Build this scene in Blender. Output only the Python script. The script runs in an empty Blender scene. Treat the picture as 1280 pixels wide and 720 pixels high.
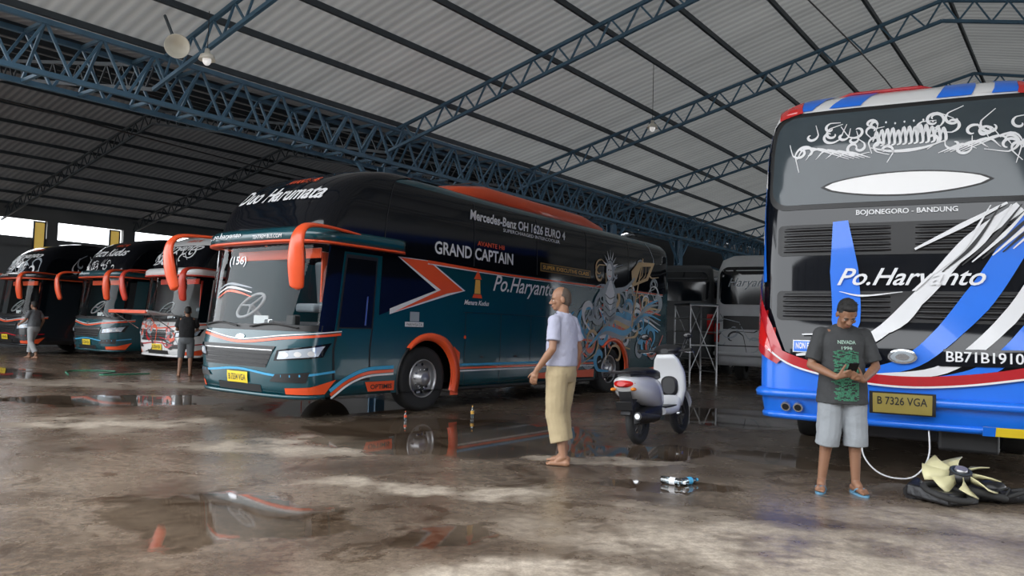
import bpy, bmesh, math, random
from mathutils import Vector, Matrix, Euler
random.seed(3)
scene=bpy.context.scene
scene.view_settings.view_transform='Standard'
COL=scene.collection
pi=math.pi
# ---------------------------------------------------------------- materials
MATS={}
def nn(nt,t,**k):
    n=nt.nodes.new(t)
    for a,b in k.items(): setattr(n,a,b)
    return n
def mat(name,col,rough=.5,metal=0.,var=.12,vs=6.,bump=0.,coat=0.,emis=0.,trans=0.,bscale=None):
    if name in MATS: return MATS[name]
    m=bpy.data.materials.new(name); m.use_nodes=True; nt=m.node_tree
    p=nt.nodes['Principled BSDF']
    tc=nn(nt,'ShaderNodeTexCoord'); no=nn(nt,'ShaderNodeTexNoise'); no.inputs['Scale'].default_value=vs; no.inputs['Detail'].default_value=5
    nt.links.new(tc.outputs['Object'],no.inputs['Vector'])
    mx=nn(nt,'ShaderNodeMix',data_type='RGBA')
    mx.inputs[6].default_value=(*[max(0,x*(1-var)) for x in col],1)
    mx.inputs[7].default_value=(*[min(1,x*(1+var)) for x in col],1)
    nt.links.new(no.outputs['Fac'],mx.inputs[0]); nt.links.new(mx.outputs[2],p.inputs['Base Color'])
    p.inputs['Roughness'].default_value=rough; p.inputs['Metallic'].default_value=metal
    p.inputs['Coat Weight'].default_value=coat; p.inputs['Coat Roughness'].default_value=.05
    if emis:
        p.inputs['Emission Color'].default_value=(*col,1); p.inputs['Emission Strength'].default_value=emis
    if bump:
        b=nn(nt,'ShaderNodeBump'); b.inputs['Strength'].default_value=bump; b.inputs['Distance'].default_value=.02
        n2=nn(nt,'ShaderNodeTexNoise'); n2.inputs['Scale'].default_value=bscale or vs*3
        nt.links.new(tc.outputs['Object'],n2.inputs['Vector']); nt.links.new(n2.outputs['Fac'],b.inputs['Height']); nt.links.new(b.outputs['Normal'],p.inputs['Normal'])
    MATS[name]=m; return m
def glassmat(name,tint,refl=.12,rough=.02,ior=1.45):
    m=bpy.data.materials.new(name); m.use_nodes=True; nt=m.node_tree; nt.nodes.clear()
    o=nn(nt,'ShaderNodeOutputMaterial'); t=nn(nt,'ShaderNodeBsdfTransparent'); g=nn(nt,'ShaderNodeBsdfGlossy'); g.inputs['Roughness'].default_value=rough
    t.inputs[0].default_value=(*tint,1); mx=nn(nt,'ShaderNodeMixShader'); f=nn(nt,'ShaderNodeFresnel'); f.inputs[0].default_value=ior
    a=nn(nt,'ShaderNodeMath',operation='ADD'); a.inputs[1].default_value=refl; nt.links.new(f.outputs[0],a.inputs[0]); a.use_clamp=True
    nt.links.new(a.outputs[0],mx.inputs[0]); nt.links.new(t.outputs[0],mx.inputs[1]); nt.links.new(g.outputs[0],mx.inputs[2]); nt.links.new(mx.outputs[0],o.inputs[0])
    return m
ORANGE=mat('orange_paint',(.84,.095,.022),.35,coat=.3,var=.06)
TEAL=mat('dark_teal_paint',(.002,.056,.074),.25,coat=.5,var=.1,vs=2)
BLACKG=mat('black_tinted_glass',(.004,.005,.008),.07)
BLACKP=mat('black_plastic',(.012,.012,.013),.45)
RUBBER=mat('tyre_rubber',(.02,.02,.02),.75,bump=.2)
RIM=mat('wheel_steel',(.42,.42,.43),.35,.75)
WHITE=mat('white_paint',(.78,.78,.78),.3,var=.03,coat=.3)
WHITED=mat('white_vinyl',(.75,.76,.78),.45,var=.05)
LBLUE=mat('light_blue_vinyl',(.06,.36,.62),.4)
GREY=mat('grey_vinyl',(.32,.36,.4),.4)
TAN=mat('tan_vinyl',(.62,.42,.2),.45)
GOLD=mat('gold_vinyl',(.75,.42,.08),.4)
YEL=mat('yellow_plate',(.85,.62,.03),.45,var=.05)
BLUE=mat('blue_paint',(.008,.10,.68),.25,coat=.6,var=.08,vs=2)
RED=mat('red_paint',(.45,.012,.02),.25,coat=.6)
REDL=mat('red_lens',(.6,.012,.012),.12,coat=1)
SILVER=mat('silver_chrome',(.7,.72,.75),.15,.9)
LENS=mat('headlight_lens',(.62,.70,.80),.08,.3,coat=1)
DARKI=mat('dark_interior',(.035,.035,.04),.7)
SLAT=mat('black_louvre_slat',(.008,.008,.010),.35)
GREYI=mat('grey_dashboard',(.30,.33,.36),.6)
WSH=glassmat('windshield_glass',(.93,.97,.97),.0,ior=1.33)
STEELB=mat('blue_grey_steel',(.065,.15,.235),.5,var=.3,vs=3)
STEELD=mat('dark_steel',(.035,.048,.06),.6,var=.3)
# ---------------------------------------------------------------- builder
def frame(d):
    d=Vector(d).normalized(); up=Vector((0,0,1)) if abs(d.z)<.95 else Vector((0,1,0))
    x=d.cross(up).normalized(); y=x.cross(d).normalized(); return x,y,d
class B:
    def __init__(s): s.V=[];s.F=[];s.M=[];s.S=[];s.mats=[]
    def mi(s,m):
        if m not in s.mats: s.mats.append(m)
        return s.mats.index(m)
    def add(s,vs,fs,m,sm=False):
        o=len(s.V); s.V+= [tuple(v) for v in vs]; k=s.mi(m)
        for f in fs: s.F.append([i+o for i in f]); s.M.append(k); s.S.append(sm)
    def box(s,c,size,m,rot=None,bev=0.):
        c=Vector(c); R=(rot if isinstance(rot,Matrix) else Euler(rot or (0,0,0)).to_matrix())
        if bev:
            bm=bmesh.new(); bmesh.ops.create_cube(bm,size=1)
            for v in bm.verts: v.co=Vector((v.co.x*size[0],v.co.y*size[1],v.co.z*size[2]))
            bmesh.ops.bevel(bm,geom=list(bm.edges),offset=bev,segments=3,affect='EDGES',profile=.5)
            bm.verts.index_update()
            s.add([c+R@v.co for v in bm.verts],[[v.index for v in f.verts] for f in bm.faces],m,False); bm.free(); return
        vs=[c+R@Vector((x*size[0]/2,y*size[1]/2,z*size[2]/2)) for x in(-1,1) for y in(-1,1) for z in(-1,1)]
        s.add(vs,[(0,1,3,2),(4,6,7,5),(0,4,5,1),(2,3,7,6),(0,2,6,4),(1,5,7,3)],m)
    def beam(s,p0,p1,w,h,m):
        p0=Vector(p0);p1=Vector(p1); x,y,d=frame(p1-p0)
        vs=[p+x*a*w/2+y*b*h/2 for p in(p0,p1) for a,b in((-1,-1),(1,-1),(1,1),(-1,1))]
        s.add(vs,[(0,1,2,3),(7,6,5,4),(0,4,5,1),(1,5,6,2),(2,6,7,3),(3,7,4,0)],m)
    def cyl(s,p0,p1,r0,r1,m,seg=16,sm=True,caps=True,e=1.):
        p0=Vector(p0);p1=Vector(p1); x,y,d=frame(p1-p0)
        vs=[p+(x*math.cos(2*pi*i/seg)+y*math.sin(2*pi*i/seg)*e)*r for p,r in((p0,r0),(p1,r1)) for i in range(seg)]
        s.add(vs,[(i,(i+1)%seg,seg+(i+1)%seg,seg+i) for i in range(seg)],m,sm)
        if caps: s.add(vs,[list(range(seg))[::-1],list(range(seg,2*seg))],m)
    def sph(s,c,r,m,rot=None,seg=16,rings=10):
        if not hasattr(r,'__len__'): r=(r,r,r)
        c=Vector(c); R=(rot if isinstance(rot,Matrix) else Euler(rot or (0,0,0)).to_matrix())
        vs=[c+R@Vector((0,0,r[2]))]
        for j in range(1,rings):
            a=pi*j/rings
            for i in range(seg):
                t=2*pi*i/seg; vs.append(c+R@Vector((r[0]*math.sin(a)*math.cos(t),r[1]*math.sin(a)*math.sin(t),r[2]*math.cos(a))))
        vs.append(c+R@Vector((0,0,-r[2]))); L=len(vs)-1; fs=[]
        for i in range(seg): fs.append((0,1+i,1+(i+1)%seg)); fs.append((L,L-seg+(i+1)%seg,L-seg+i))
        for j in range(rings-2):
            for i in range(seg):
                a=1+j*seg+i;b_=1+j*seg+(i+1)%seg; fs.append((a,a+seg,b_+seg,b_))
        s.add(vs,fs,m,True)
    def caps(s,p0,p1,r0,r1,m,seg=14):
        s.cyl(p0,p1,r0,r1,m,seg); s.sph(p0,r0*1.001,m,seg=seg,rings=8); s.sph(p1,r1*1.001,m,seg=seg,rings=8)
    def tube(s,pts,r,m,seg=8,flat=1.,closed=False,fdir=None):
        pts=[Vector(p) for p in pts]; n=len(pts)
        rs=r if hasattr(r,'__len__') else [r]*n
        vs=[]
        px=None
        for i,p in enumerate(pts):
            d=(pts[min(i+1,n-1)]-pts[max(i-1,0)]).normalized() if not closed else (pts[(i+1)%n]-pts[i-1]).normalized()
            if px is None: px=frame(d)[0] if fdir is None else Vector(fdir)
            x=(px-d*px.dot(d)).normalized(); y=d.cross(x); px=x
            for k in range(seg): vs.append(p+(x*math.cos(2*pi*k/seg)+y*math.sin(2*pi*k/seg)*flat)*rs[i])
        fs=[]
        for i in range(n if closed else n-1):
            j=(i+1)%n
            for k in range(seg): fs.append((i*seg+k,i*seg+(k+1)%seg,j*seg+(k+1)%seg,j*seg+k))
        s.add(vs,fs,m,True)
        if not closed: s.add(vs,[list(range(seg))[::-1],list(range((n-1)*seg,n*seg))],m)
    def torus(s,c,axis,R,r,m,seg=32,sg=10,a0=0,a1=2*pi):
        x,y,d=frame(axis); c=Vector(c)
        pts=[c+(x*math.cos(a0+(a1-a0)*i/seg)+y*math.sin(a0+(a1-a0)*i/seg))*R for i in range(seg)]
        s.tube(pts,r,m,sg,closed=True)
    def lathe(s,c,axis,prof,m,seg=32,sm=True):
        x,y,d=frame(axis); c=Vector(c)
        vs=[c+d*h+(x*math.cos(2*pi*i/seg)+y*math.sin(2*pi*i/seg))*r for r,h in prof for i in range(seg)]
        fs=[(j*seg+i,j*seg+(i+1)%seg,(j+1)*seg+(i+1)%seg,(j+1)*seg+i) for j in range(len(prof)-1) for i in range(seg)]
        s.add(vs,fs,m,sm)
    def sloft(s,secs,m,seg=24,axis='y',sm=True):
        vs=[]
        for (y,cz,hw,hh,e,*cx) in secs:
            cx=cx[0] if cx else 0
            for i in range(seg):
                t=2*pi*i/seg; c,q=math.cos(t),math.sin(t)
                a=hw*math.copysign(abs(c)**(2/e),c); b_=hh*math.copysign(abs(q)**(2/e),q)
                vs.append((cx+a,y,cz+b_) if axis=='y' else (cx+a,cz+b_,y))
        n=len(secs); fs=[(j*seg+i,j*seg+(i+1)%seg,(j+1)*seg+(i+1)%seg,(j+1)*seg+i) for j in range(n-1) for i in range(seg)]
        s.add(vs,fs,m,sm); s.add(vs,[list(range(seg))[::-1],list(range((n-1)*seg,n*seg))],m)
    def out(s,name,parent=None,mw=None,recalc=True):
        me=bpy.data.meshes.new(name); me.from_pydata(s.V,[],s.F)
        for m in s.mats: me.materials.append(m)
        me.polygons.foreach_set('material_index',s.M); me.polygons.foreach_set('use_smooth',s.S)
        if recalc:
            bm=bmesh.new(); bm.from_mesh(me); bmesh.ops.recalc_face_normals(bm,faces=bm.faces); bm.to_mesh(me); bm.free()
        ob=bpy.data.objects.new(name,me); COL.objects.link(ob)
        if parent: ob.parent=parent
        if mw is not None: ob.matrix_world=mw
        return ob
def empty(name,mw):
    e=bpy.data.objects.new(name,None); COL.objects.link(e); e.matrix_world=mw; e.empty_display_size=.2; return e
def TR(x,y,th,z=0): return Matrix.Translation((x,y,z))@Matrix.Rotation(th,4,'Z')
TXT={}
def text2d(txt,shear=0.,bold=0.):
    k=(txt,shear,bold)
    if k in TXT: return TXT[k]
    cu=bpy.data.curves.new('tmp','FONT'); cu.body=txt; cu.shear=shear; cu.resolution_u=3; cu.offset=bold
    ob=bpy.data.objects.new('tmp',cu); COL.objects.link(ob)
    bpy.context.view_layer.update()
    me=bpy.data.meshes.new_from_object(ob.evaluated_get(bpy.context.evaluated_depsgraph_get()))
    vs=[v.co.copy() for v in me.vertices]; fs=[list(p.vertices) for p in me.polygons]
    bpy.data.objects.remove(ob); bpy.data.curves.remove(cu); bpy.data.meshes.remove(me)
    x0=min(v.x for v in vs);x1=max(v.x for v in vs);y0=min(v.y for v in vs);y1=max(v.y for v in vs)
    vs=[((v.x-x0)/(x1-x0),(v.y-y0)/(y1-y0)) for v in vs]
    TXT[k]=(vs,fs); return TXT[k]
def catmull(pts,k=6):
    P=[Vector(p) for p in pts]; P=[P[0]*2-P[1]]+P+[P[-1]*2-P[-2]]; out=[]
    for i in range(1,len(P)-2):
        for j in range(k):
            t=j/k; a,b,c,d=P[i-1],P[i],P[i+1],P[i+2]
            out.append(.5*((2*b)+(c-a)*t+(2*a-5*b+4*c-d)*t*t+(3*b-a-3*c+d)*t**3))
    out.append(P[-2]); return out
def interp(tb,z):
    if z<=tb[0][0]: return tb[0][1]
    for (a,x),(b,y) in zip(tb,tb[1:]):
        if z<=b: return x+(y-x)*(z-a)/(b-a)
    return tb[-1][1]
# ---------------------------------------------------------------- bus shell
class Bus:
    def __init__(s,name,x,y,th,L=11.1,hw=1.25,n=3.6,ry=.55,z0=.32,z1=3.54,prof=None,hwp=None,fade=(.6,1.9),rake=0.):
        s.root=empty(name,TR(x,y,th)); s.mw=TR(x,y,th)
        s.L=L;s.hw=hw;s.ry=ry;s.z0=z0;s.z1=z1;s.fade=fade;s.rake=rake
        s.prof=prof; s.hwp=hwp; pts=[]
        for i in range(161):
            t=i/160*pi/2; pts.append((hw*math.sin(t)**(2/n),-ry+ry*math.cos(t)**(2/n)))
        rr=.25
        k=len(pts); pts.append((hw,-L+rr))
        for i in range(1,9):
            t=i/8*pi/2; pts.append((hw-rr+rr*math.cos(t),-L+rr-rr*math.sin(t)))
        pts.append((0,-L)); s.pts=pts; s.cum=[0]
        for a,b in zip(pts,pts[1:]): s.cum.append(s.cum[-1]+math.hypot(a[0]-b[0],a[1]-b[1]))
        s.Uc=s.cum[k-1]; s.Ur=s.cum[k]; s.Um=s.cum[-1]
        s.d=B()
    def U(s,d): return s.Uc+d-s.ry
    def P0(s,u,z):
        a=min(abs(u),s.Um); sg=1 if u>=0 else -1
        lo,hi=0,len(s.cum)-1
        while hi-lo>1:
            m=(lo+hi)//2
            if s.cum[m]<=a: lo=m
            else: hi=m
        t=(a-s.cum[lo])/max(1e-9,s.cum[hi]-s.cum[lo])
        x=s.pts[lo][0]*(1-t)+s.pts[hi][0]*t; y=s.pts[lo][1]*(1-t)+s.pts[hi][1]*t
        hs=interp(s.hwp,z); dy=interp(s.prof,z)
        w=(y+s.fade[1])/(s.fade[1]-s.fade[0]); w=max(0,min(1,w)); w=w*w*(3-2*w)
        yy=y+dy*w
        if y<-s.L+1: yy+=(1-hs)*1.2*(1-(y+s.L))
        if s.rake: z=z+max(0,z-1.3)*s.rake*(1.+2.*y/s.L)
        return Vector((-sg*x*hs,yy,z))
    def P(s,u,z,off=0):
        p=s.P0(u,z)
        if not off: return p
        e=.01; n=(s.P0(u+e,z)-s.P0(u-e,z)).cross(s.P0(u,min(z+e,s.z1))-s.P0(u,z-e))
        n.normalize(); c=Vector((0,-min(s.L/2,max(1,-p.y)),1.8))
        if n.dot(p-c)<0: n=-n
        return p+n*off
    def shell(s,matf,holes=(),zx=(),ux=()):
        b=B(); us=set()
        k=0
        while k*.09<s.Uc+1.6: us.add(round(k*.09,4)); k+=1
        while us and max(us)<s.Ur-.4: us.add(round(max(us)+.4,4))
        for i in range(10): us.add(round(s.Ur+(s.Um-s.Ur)*i/9,4))
        for q in ux: us.add(round(abs(q),4))
        for h in holes: us.add(round(abs(h[0]),4)); us.add(round(abs(h[1]),4))
        us=sorted(us); us=[-u for u in us[::-1] if u>0]+us
        zs=set(round(z,4) for z in zx)
        for h in holes: zs.add(round(h[2],4)); zs.add(round(h[3],4))
        z=s.z0
        while z<s.z1: zs.add(round(z,4)); z+=.14 if z<2.6 else .05
        zs.add(s.z1); zs=[q for q in sorted(zs) if s.z0-1e-6<=q<=s.z1+1e-6]
        nz=len(zs); V=[s.P0(u,z) for u in us for z in zs]
        groups={}
        for i in range(len(us)-1):
            for j in range(nz-1):
                uc=(us[i]+us[i+1])/2; zc=(zs[j]+zs[j+1])/2
                if any(h[0]<uc<h[1] and h[2]<zc<h[3] for h in holes): continue
                groups.setdefault(matf(uc,zc),[]).append((i*nz+j,(i+1)*nz+j,(i+1)*nz+j+1,i*nz+j+1))
        b.V=[tuple(v) for v in V]
        for m,fs in groups.items():
            k=b.mi(m)
            for f in fs: b.F.append(list(f)); b.M.append(k); b.S.append(True)
        n=len(us); mt=b.mi(matf(5,s.z1-.01)); mb=b.mi(BLACKP)
        for i in range(n//2):
            q=n-1-i
            if q-1<=i: break
            for j,mm in((nz-1,mt),(0,mb)):
                f=[i*nz+j,(i+1)*nz+j,(q-1)*nz+j,q*nz+j]
                f=list(dict.fromkeys(f))
                if len(f)>2: b.F.append(f); b.M.append(mm); b.S.append(False)
        return b.out('body_shell',s.root,s.mw,recalc=True)
    def poly(s,pts,m,layer=1,step=.07,off=None):
        off=layer*.0035 if off is None else off
        bm=bmesh.new(); bm.faces.new([bm.verts.new((p[0],p[1],0)) for p in pts])
        bmesh.ops.triangulate(bm,faces=bm.faces[:])
        u0=min(p[0] for p in pts);u1=max(p[0] for p in pts);z0=min(p[1] for p in pts);z1=max(p[1] for p in pts)
        cuts=[]; u=math.floor(u0/step)*step
        while u<u1:
            if u>u0+1e-4 and (abs(u)<s.Uc+1.4 or abs(u)>s.Ur-.1): cuts.append(((u,0,0),(1,0,0)))
            u+=step
        z=math.floor(z0/.08)*.08
        while z<z1:
            if z>z0+1e-4: cuts.append(((0,z,0),(0,1,0)))
            z+=.08
        for co,no in cuts:
            bmesh.ops.bisect_plane(bm,geom=bm.verts[:]+bm.edges[:]+bm.faces[:],plane_co=co,plane_no=no,dist=1e-5)
        bm.verts.index_update()
        s.d.add([s.P(v.co.x,v.co.y,off) for v in bm.verts],[[v.index for v in f.verts] for f in bm.faces],m,True); bm.free()
    def rect(s,u0,u1,z0,z1,m,layer=1,off=None): s.poly([(u0,z0),(u1,z0),(u1,z1),(u0,z1)],m,layer,off=off)
    def stroke(s,pts,w,m,layer=2,k=6,smooth=True):
        q=catmull(pts,k) if smooth and len(pts)>2 else [Vector(p) for p in pts]
        n=len(q); vs=[]
        for i,p in enumerate(q):
            t=i/(n-1)
            d=(q[min(i+1,n-1)]-q[max(i-1,0)]); d=Vector((d[0],d[1])); 
            if d.length<1e-9: d=Vector((1,0))
            d.normalize(); nv=Vector((-d.y,d.x))
            ww=interp([(a/(len(w)-1),x) for a,x in enumerate(w)],t) if hasattr(w,'__len__') else w
            for sg in(-1,1): vs.append(s.P(p[0]+nv.x*ww/2*sg,p[1]+nv.y*ww/2*sg,layer*.0035))
        s.d.add(vs,[(2*i,2*i+2,2*i+3,2*i+1) for i in range(n-1)],m,True)
    def text(s,txt,u,z,w,h,m,layer=3,shear=0.,bold=0.,rise=0.):
        vs,fs=text2d(txt,shear,bold)
        s.d.add([s.P(u+a*w,z+b*h+a*rise,layer*.0035) for a,b in vs],fs,m)
    def ell(s,u,z,ru,rz,m,layer=3,n=28): s.poly([(u+ru*math.cos(2*pi*i/n),z+rz*math.sin(2*pi*i/n)) for i in range(n)],m,layer)
    def band(s,u0,u1,z0,z1,off,m,b=None,off2=None,zf=None):
        n=max(2,int(abs(u1-u0)/.06)); vs=[]; off2=off if off2 is None else off2
        for i in range(n+1):
            u=u0+(u1-u0)*i/n; dz=zf(u) if zf else 0
            e=min(1,min(i,n-i)/2.5+.15)
            for z,o in((z0,-.02),(z0,off*e),(z0*.3+z1*.7,off2*e*1.05),(z1,off2*e*.6),(z1,-.02)): vs.append(s.P(u,z+dz,o) if o>0 else s.P(u,z+dz,.001))
        fs=[(i*5+k,(i+1)*5+k,(i+1)*5+(k+1)%5,i*5+(k+1)%5) for i in range(n) for k in range(5)]
        s.d.add(vs,fs,m,True)
    def arch(s,uc,z0,m,W=.72,T=1.22,r=.6,cz=.5):
        a0=math.asin(max(-1,(z0-cz)/r)); pts=[(uc-W,z0),(uc-W,T),(uc+W,T),(uc+W,z0)]
        n=20
        for i in range(n+1):
            a=a0+(pi-2*a0)*i/n; pts.append((uc+r*math.cos(a),cz+r*math.sin(a)))
        s.poly(pts,m,off=0.0)
    def archtrim(s,uc,m,r=.6,w=.07,cz=.5,z0=.3,off=.03,end=None):
        n=24; vs=[]; a0=math.asin((z0-cz)/r); a1=end if end else pi-a0
        for i in range(n+1):
            a=a0+(a1-a0)*i/n; ww=w*(1 if not end else interp([(0,1.2),(.5,1.1),(1,.3)],i/n))
            for rr,o in((r-.01,.0),(r,off),(r+ww,off),(r+ww+.01,.001)): vs.append(s.P(uc+rr*math.cos(a),cz+rr*math.sin(a),max(o,.001)))
        s.d.add(vs,[(i*4+k,(i+1)*4+k,(i+1)*4+k+1,i*4+k+1) for i in range(n) for k in range(3)],m,True)
    def wheels(s,ds,r=.5):
        for d in ds:
            for sg in(-1,1):
                b=B(); c=Vector((sg*(s.hw-.04),-d,r)); ax=Vector((sg,0,0))
                b.lathe(c,ax,[(.29,-.28),(.44,-.28),(r-.015,-.26),(r,-.2),(r,-.06),(r-.015,-.01),(.44,.0),(.33,-.005),(.3,-.02)],RUBBER,40)
                b.lathe(c,ax,[(.3,-.02),(.295,-.0),(.28,0),(.27,-.05),(.255,-.1),(.2,-.11),(.17,-.06),(.12,-.05),(.115,.03),(.09,.05),(.0,.052)],RIM,40)
                for i in range(10):
                    a=2*pi*i/10; b.sph(c+Vector((sg*-.10,.225*math.cos(a),.225*math.sin(a))),(.012,.026,.026),BLACKP,seg=8,rings=6)
                    b.cyl(c+Vector((sg*-.06,.145*math.cos(a),.145*math.sin(a))),c+Vector((sg*-.03,.145*math.cos(a),.145*math.sin(a))),.014,.012,SILVER,6)
                b.out('wheel',s.root,s.mw)
        b=B()
        b.box((0,-s.L/2-.2,.75 if s.z0<.5 else .9),(1.6,s.L-1.2,.75),BLACKP)
        b.out('chassis',s.root,s.mw)
PROF1=[(.3,-.06),(.5,0),(.95,.03),(1.25,-.04),(2.3,-.16),(2.5,-.18),(2.7,-.24),(2.9,-.34),(3.05,-.45),(3.2,-.60),(3.3,-.74),(3.4,-.95),(3.48,-1.2),(3.54,-1.6)]
HWP1=[(.3,.985),(.6,1),(2.4,1),(3.0,.99),(3.25,.975),(3.36,.955),(3.44,.92),(3.5,.87),(3.54,.80)]
def front_bus(name,x,y,th,body,accent,L=11.1,lit=False):
    B1=Bus(name,x,y,th,L=L,prof=PROF1,hwp=HWP1,rake=.045)
    U=B1.U; fa,ra=2.45,8.2
    WZ0,WZ1=1.25,2.37
    def mf(u,z):
        if z>2.46 and abs(u)<U(1.5): return BLACKG
        if z>2.28 and z<3.40 and abs(u)<B1.Ur: return BLACKG
        return body
    holes=[(U(q)-.72,U(q)+.72,B1.z0,1.22) for q in(fa,ra)]; holes+=[(-h[1],-h[0],h[2],h[3]) for h in holes]
    holes.append((-1.5,1.42,WZ0,WZ1))
    B1.shell(mf,holes,zx=(2.28,2.46,3.40),ux=(U(1.5),))
    for q in(fa,ra):
        for sg in(1,-1):
            B1.arch(sg*U(q),B1.z0,body)
        B1.archtrim(U(q),BLACKP,off=.02,w=.02); B1.archtrim(-U(q),accent,off=.05)
        B1.archtrim(U(q),accent,off=.06,w=.13 if q==fa else .08,end=2.3)
    B1.wheels((fa,ra))
    g=B1
    g.rect(-1.52,-1.44,1.2,2.5,BLACKG,2); g.rect(1.36,1.62,1.2,2.5,BLACKG,2)
    g.rect(-1.5,1.42,1.2,1.28,BLACKP,2)
    gl=Bus.__new__(Bus); gl.__dict__.update(B1.__dict__); gl.d=B(); gl.rect(-1.5,1.42,WZ0,WZ1,WSH,0,off=.004); gl.d.out('windshield',B1.root,B1.mw)
    g.band(-1.62,U(1.9),2.37,2.54,.13,body)
    g.band(-1.62,U(1.9),2.345,2.38,.135,accent)
    b=B()
    for ua,ub in((-1.0,-.1),(.2,1.1)):
        b.tube([B1.P(ua+(ub-ua)*i/8,1.24+.05*math.sin(i/8*pi),.03) for i in range(9)],.012,BLACKP,6)
    b.box((0,-.62,1.13),(2.2,.75,.2),GREYI,bev=.05); b.box((0,-.42,1.18),(1.7,.4,.16),DARKI,bev=.05)
    b.box((0,-3.2,1.3),(2.3,4,.05),DARKI); b.box((0,-3.6,2.2),(2.36,.05,1.95),DARKI)
    SWM=mat('grey_steering_rim',(.35,.35,.36),.4)
    b.torus((.55,-.52,1.55),(0,.75,.65),.24,.022,SWM)
    x_,y_,d_=frame((0,.75,.65))
    for a in(0,2.1,4.2): b.cyl(Vector((.55,-.52,1.55)),Vector((.55,-.52,1.55))+(x_*math.cos(a)+y_*math.sin(a))*.23,.016,.014,SWM,6)
    b.cyl((.55,-.52,1.55),(.55,-.80,1.25),.04,.04,SWM,8)
    for sx in(-.6,.6):
        b.box((sx,-1.75,1.55),(.48,.45,.14),GREYI,bev=.05); b.box((sx,-1.98,1.95),(.48,.12,.75),GREYI,rot=(-.12,0,0),bev=.05)
    for k in range(2):
        for sx in(-.75,-.25,.3,.8): b.box((sx,-2.9-.5*k,1.95+.15*k),(.42,.12,.75),RED,rot=(-.12,0,0),bev=.05)
    b.box((-.2,-.42,2.27),(1.9,.03,.14),accent,bev=.01)
    for k in range(5): b.box((-1.05+.03*k,-.55-.08*k,1.95),(.03,.07,.7),accent,bev=.01)
    b.box((.05,-.36,1.34),(.34,.02,.12),WHITE,bev=.004); b.box((-.5,-.5,1.33),(.2,.1,.18),BLACKP,bev=.02); b.box((-.1,-.38,1.30),(.12,.08,.10),SILVER,bev=.02)
    b.out('cab_interior',B1.root,B1.mw)
    if lit:
        ld=bpy.data.lights.new('cab_fill_light','AREA'); ld.size=1.2; ld.energy=16; ld.color=(.9,.96,1); lo=bpy.data.objects.new('cab_fill_light',ld); COL.objects.link(lo); lo.parent=B1.root; lo.matrix_world=B1.mw@Matrix.Translation((0,-1.3,3.0))  # added fill light that brightens the cab behind the windshield
    b=B()
    for sg in(-1,1):
        pts=catmull([(sg*1.27,-1.25,2.54),(sg*1.36,-.7,2.58),(sg*1.47,-.15,2.59),(sg*1.52,.16,2.54),(sg*1.53,.27,2.36),(sg*1.50,.25,2.05),(sg*1.46,.20,1.82),(sg*1.44,.17,1.74)],5)
        rs=[interp([(0,.03),(.3,.05),(.5,.085),(.7,.125),(.93,.10),(1,.03)],i/(len(pts)-1)) for i in range(len(pts))]
        b.tube(pts,rs,accent,14,flat=.5,fdir=(1,0,.2))
        b.sph((sg*1.50,.18,2.10),(.085,.035,.20),BLACKG,rot=(0,sg*.1,0))
    b.out('side_mirrors',B1.root,B1.mw)
    return B1
OB1=(-3.775,10.76)
TH=math.radians(142.9)
b1=front_bus('coach_bus',OB1[0],OB1[1],TH,TEAL,ORANGE,lit=True)
U=b1.U
def front_livery(g,body,accent,stripe,txt='Duo Harumata'):
    U=g.U
    g.text(txt,-.85,2.96,1.9,.22,WHITED,4,shear=.35,bold=.02)
    g.text('AVANTE H8',.0,3.24,.7,.08,accent,4,shear=.3,bold=.01)
    g.text('po.haryanto',-.9,2.42,.75,.08,WHITED,42,shear=.4,bold=.01)
    g.poly([(-.95,.99),(.80,.99),(.62,.70),(-.85,.70)],BLACKP,2)
    for i in range(4): g.rect(-.9+i*.02,.75-i*.04,.93-i*.065,.945-i*.065,SILVER if i==0 else BLACKG,3)
    g.ell(.0,1.10,.10,.035,SILVER,3)
    for sg in(-1,1):
        g.poly([(sg*.78,.80),(sg*1.50,.86),(sg*1.62,1.05),(sg*1.2,.99),(sg*.84,.94)][::1],BLACKG,3)
        g.poly([(sg*.84,.82),(sg*1.42,.87),(sg*1.52,1.01),(sg*1.2,.965),(sg*.88,.925)],LENS,4)
        for q in(.98,1.15,1.32): g.ell(sg*q,.885+.06*(q-.98),.05,.035,WHITE,5,12)
        g.poly([(sg*.95,.36),(sg*1.5,.36),(sg*1.72,.55),(sg*1.3,.46),(sg*.95,.44)],accent,2)
        g.poly([(sg*.7,.52),(sg*1.25,.52),(sg*1.3,.66),(sg*.8,.62)],BLACKP,3)
    g.stroke([(-1.7,1.16),(-.9,1.12),(0,1.03),(.9,1.10),(1.75,1.17)],.035,accent,3)
    g.stroke([(-1.7,1.20),(-.9,1.16),(0,1.07),(.9,1.14),(1.75,1.21)],.015,WHITED,3)
    g.stroke([(-1.6,.64),(-.9,.60),(0,.66),(.9,.60),(1.7,.66)],.03,stripe,3)
    g.rect(-.5,.5,.36,.46,BLACKP,2)
    g.band(-1.5,1.5,.30,.35,.03,body)
    g.poly([(-.24,.47),(.24,.47),(.24,.62),(-.24,.62)],YEL,6); g.text('B 7334 VGA',-.2,.50,.4,.085,BLACKP,7,bold=.01)
front_livery(b1,TEAL,ORANGE,LBLUE)
b1.text('(156)',-.55,2.05,.42,.15,WHITED,4,bold=.02)
b1.text('TENTREM BUS.COM',.15,2.395,.6,.05,WHITED,45)
for i in range(3): b1.stroke([(-.75,1.62+i*.06),(-.5,1.72+i*.05),(-.2,1.70+i*.05),(.1,1.64+i*.06)],(.01,.035,.01),(ORANGE,WHITED,GREY)[i],3)
g=b1
BG=BLACKG
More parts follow.
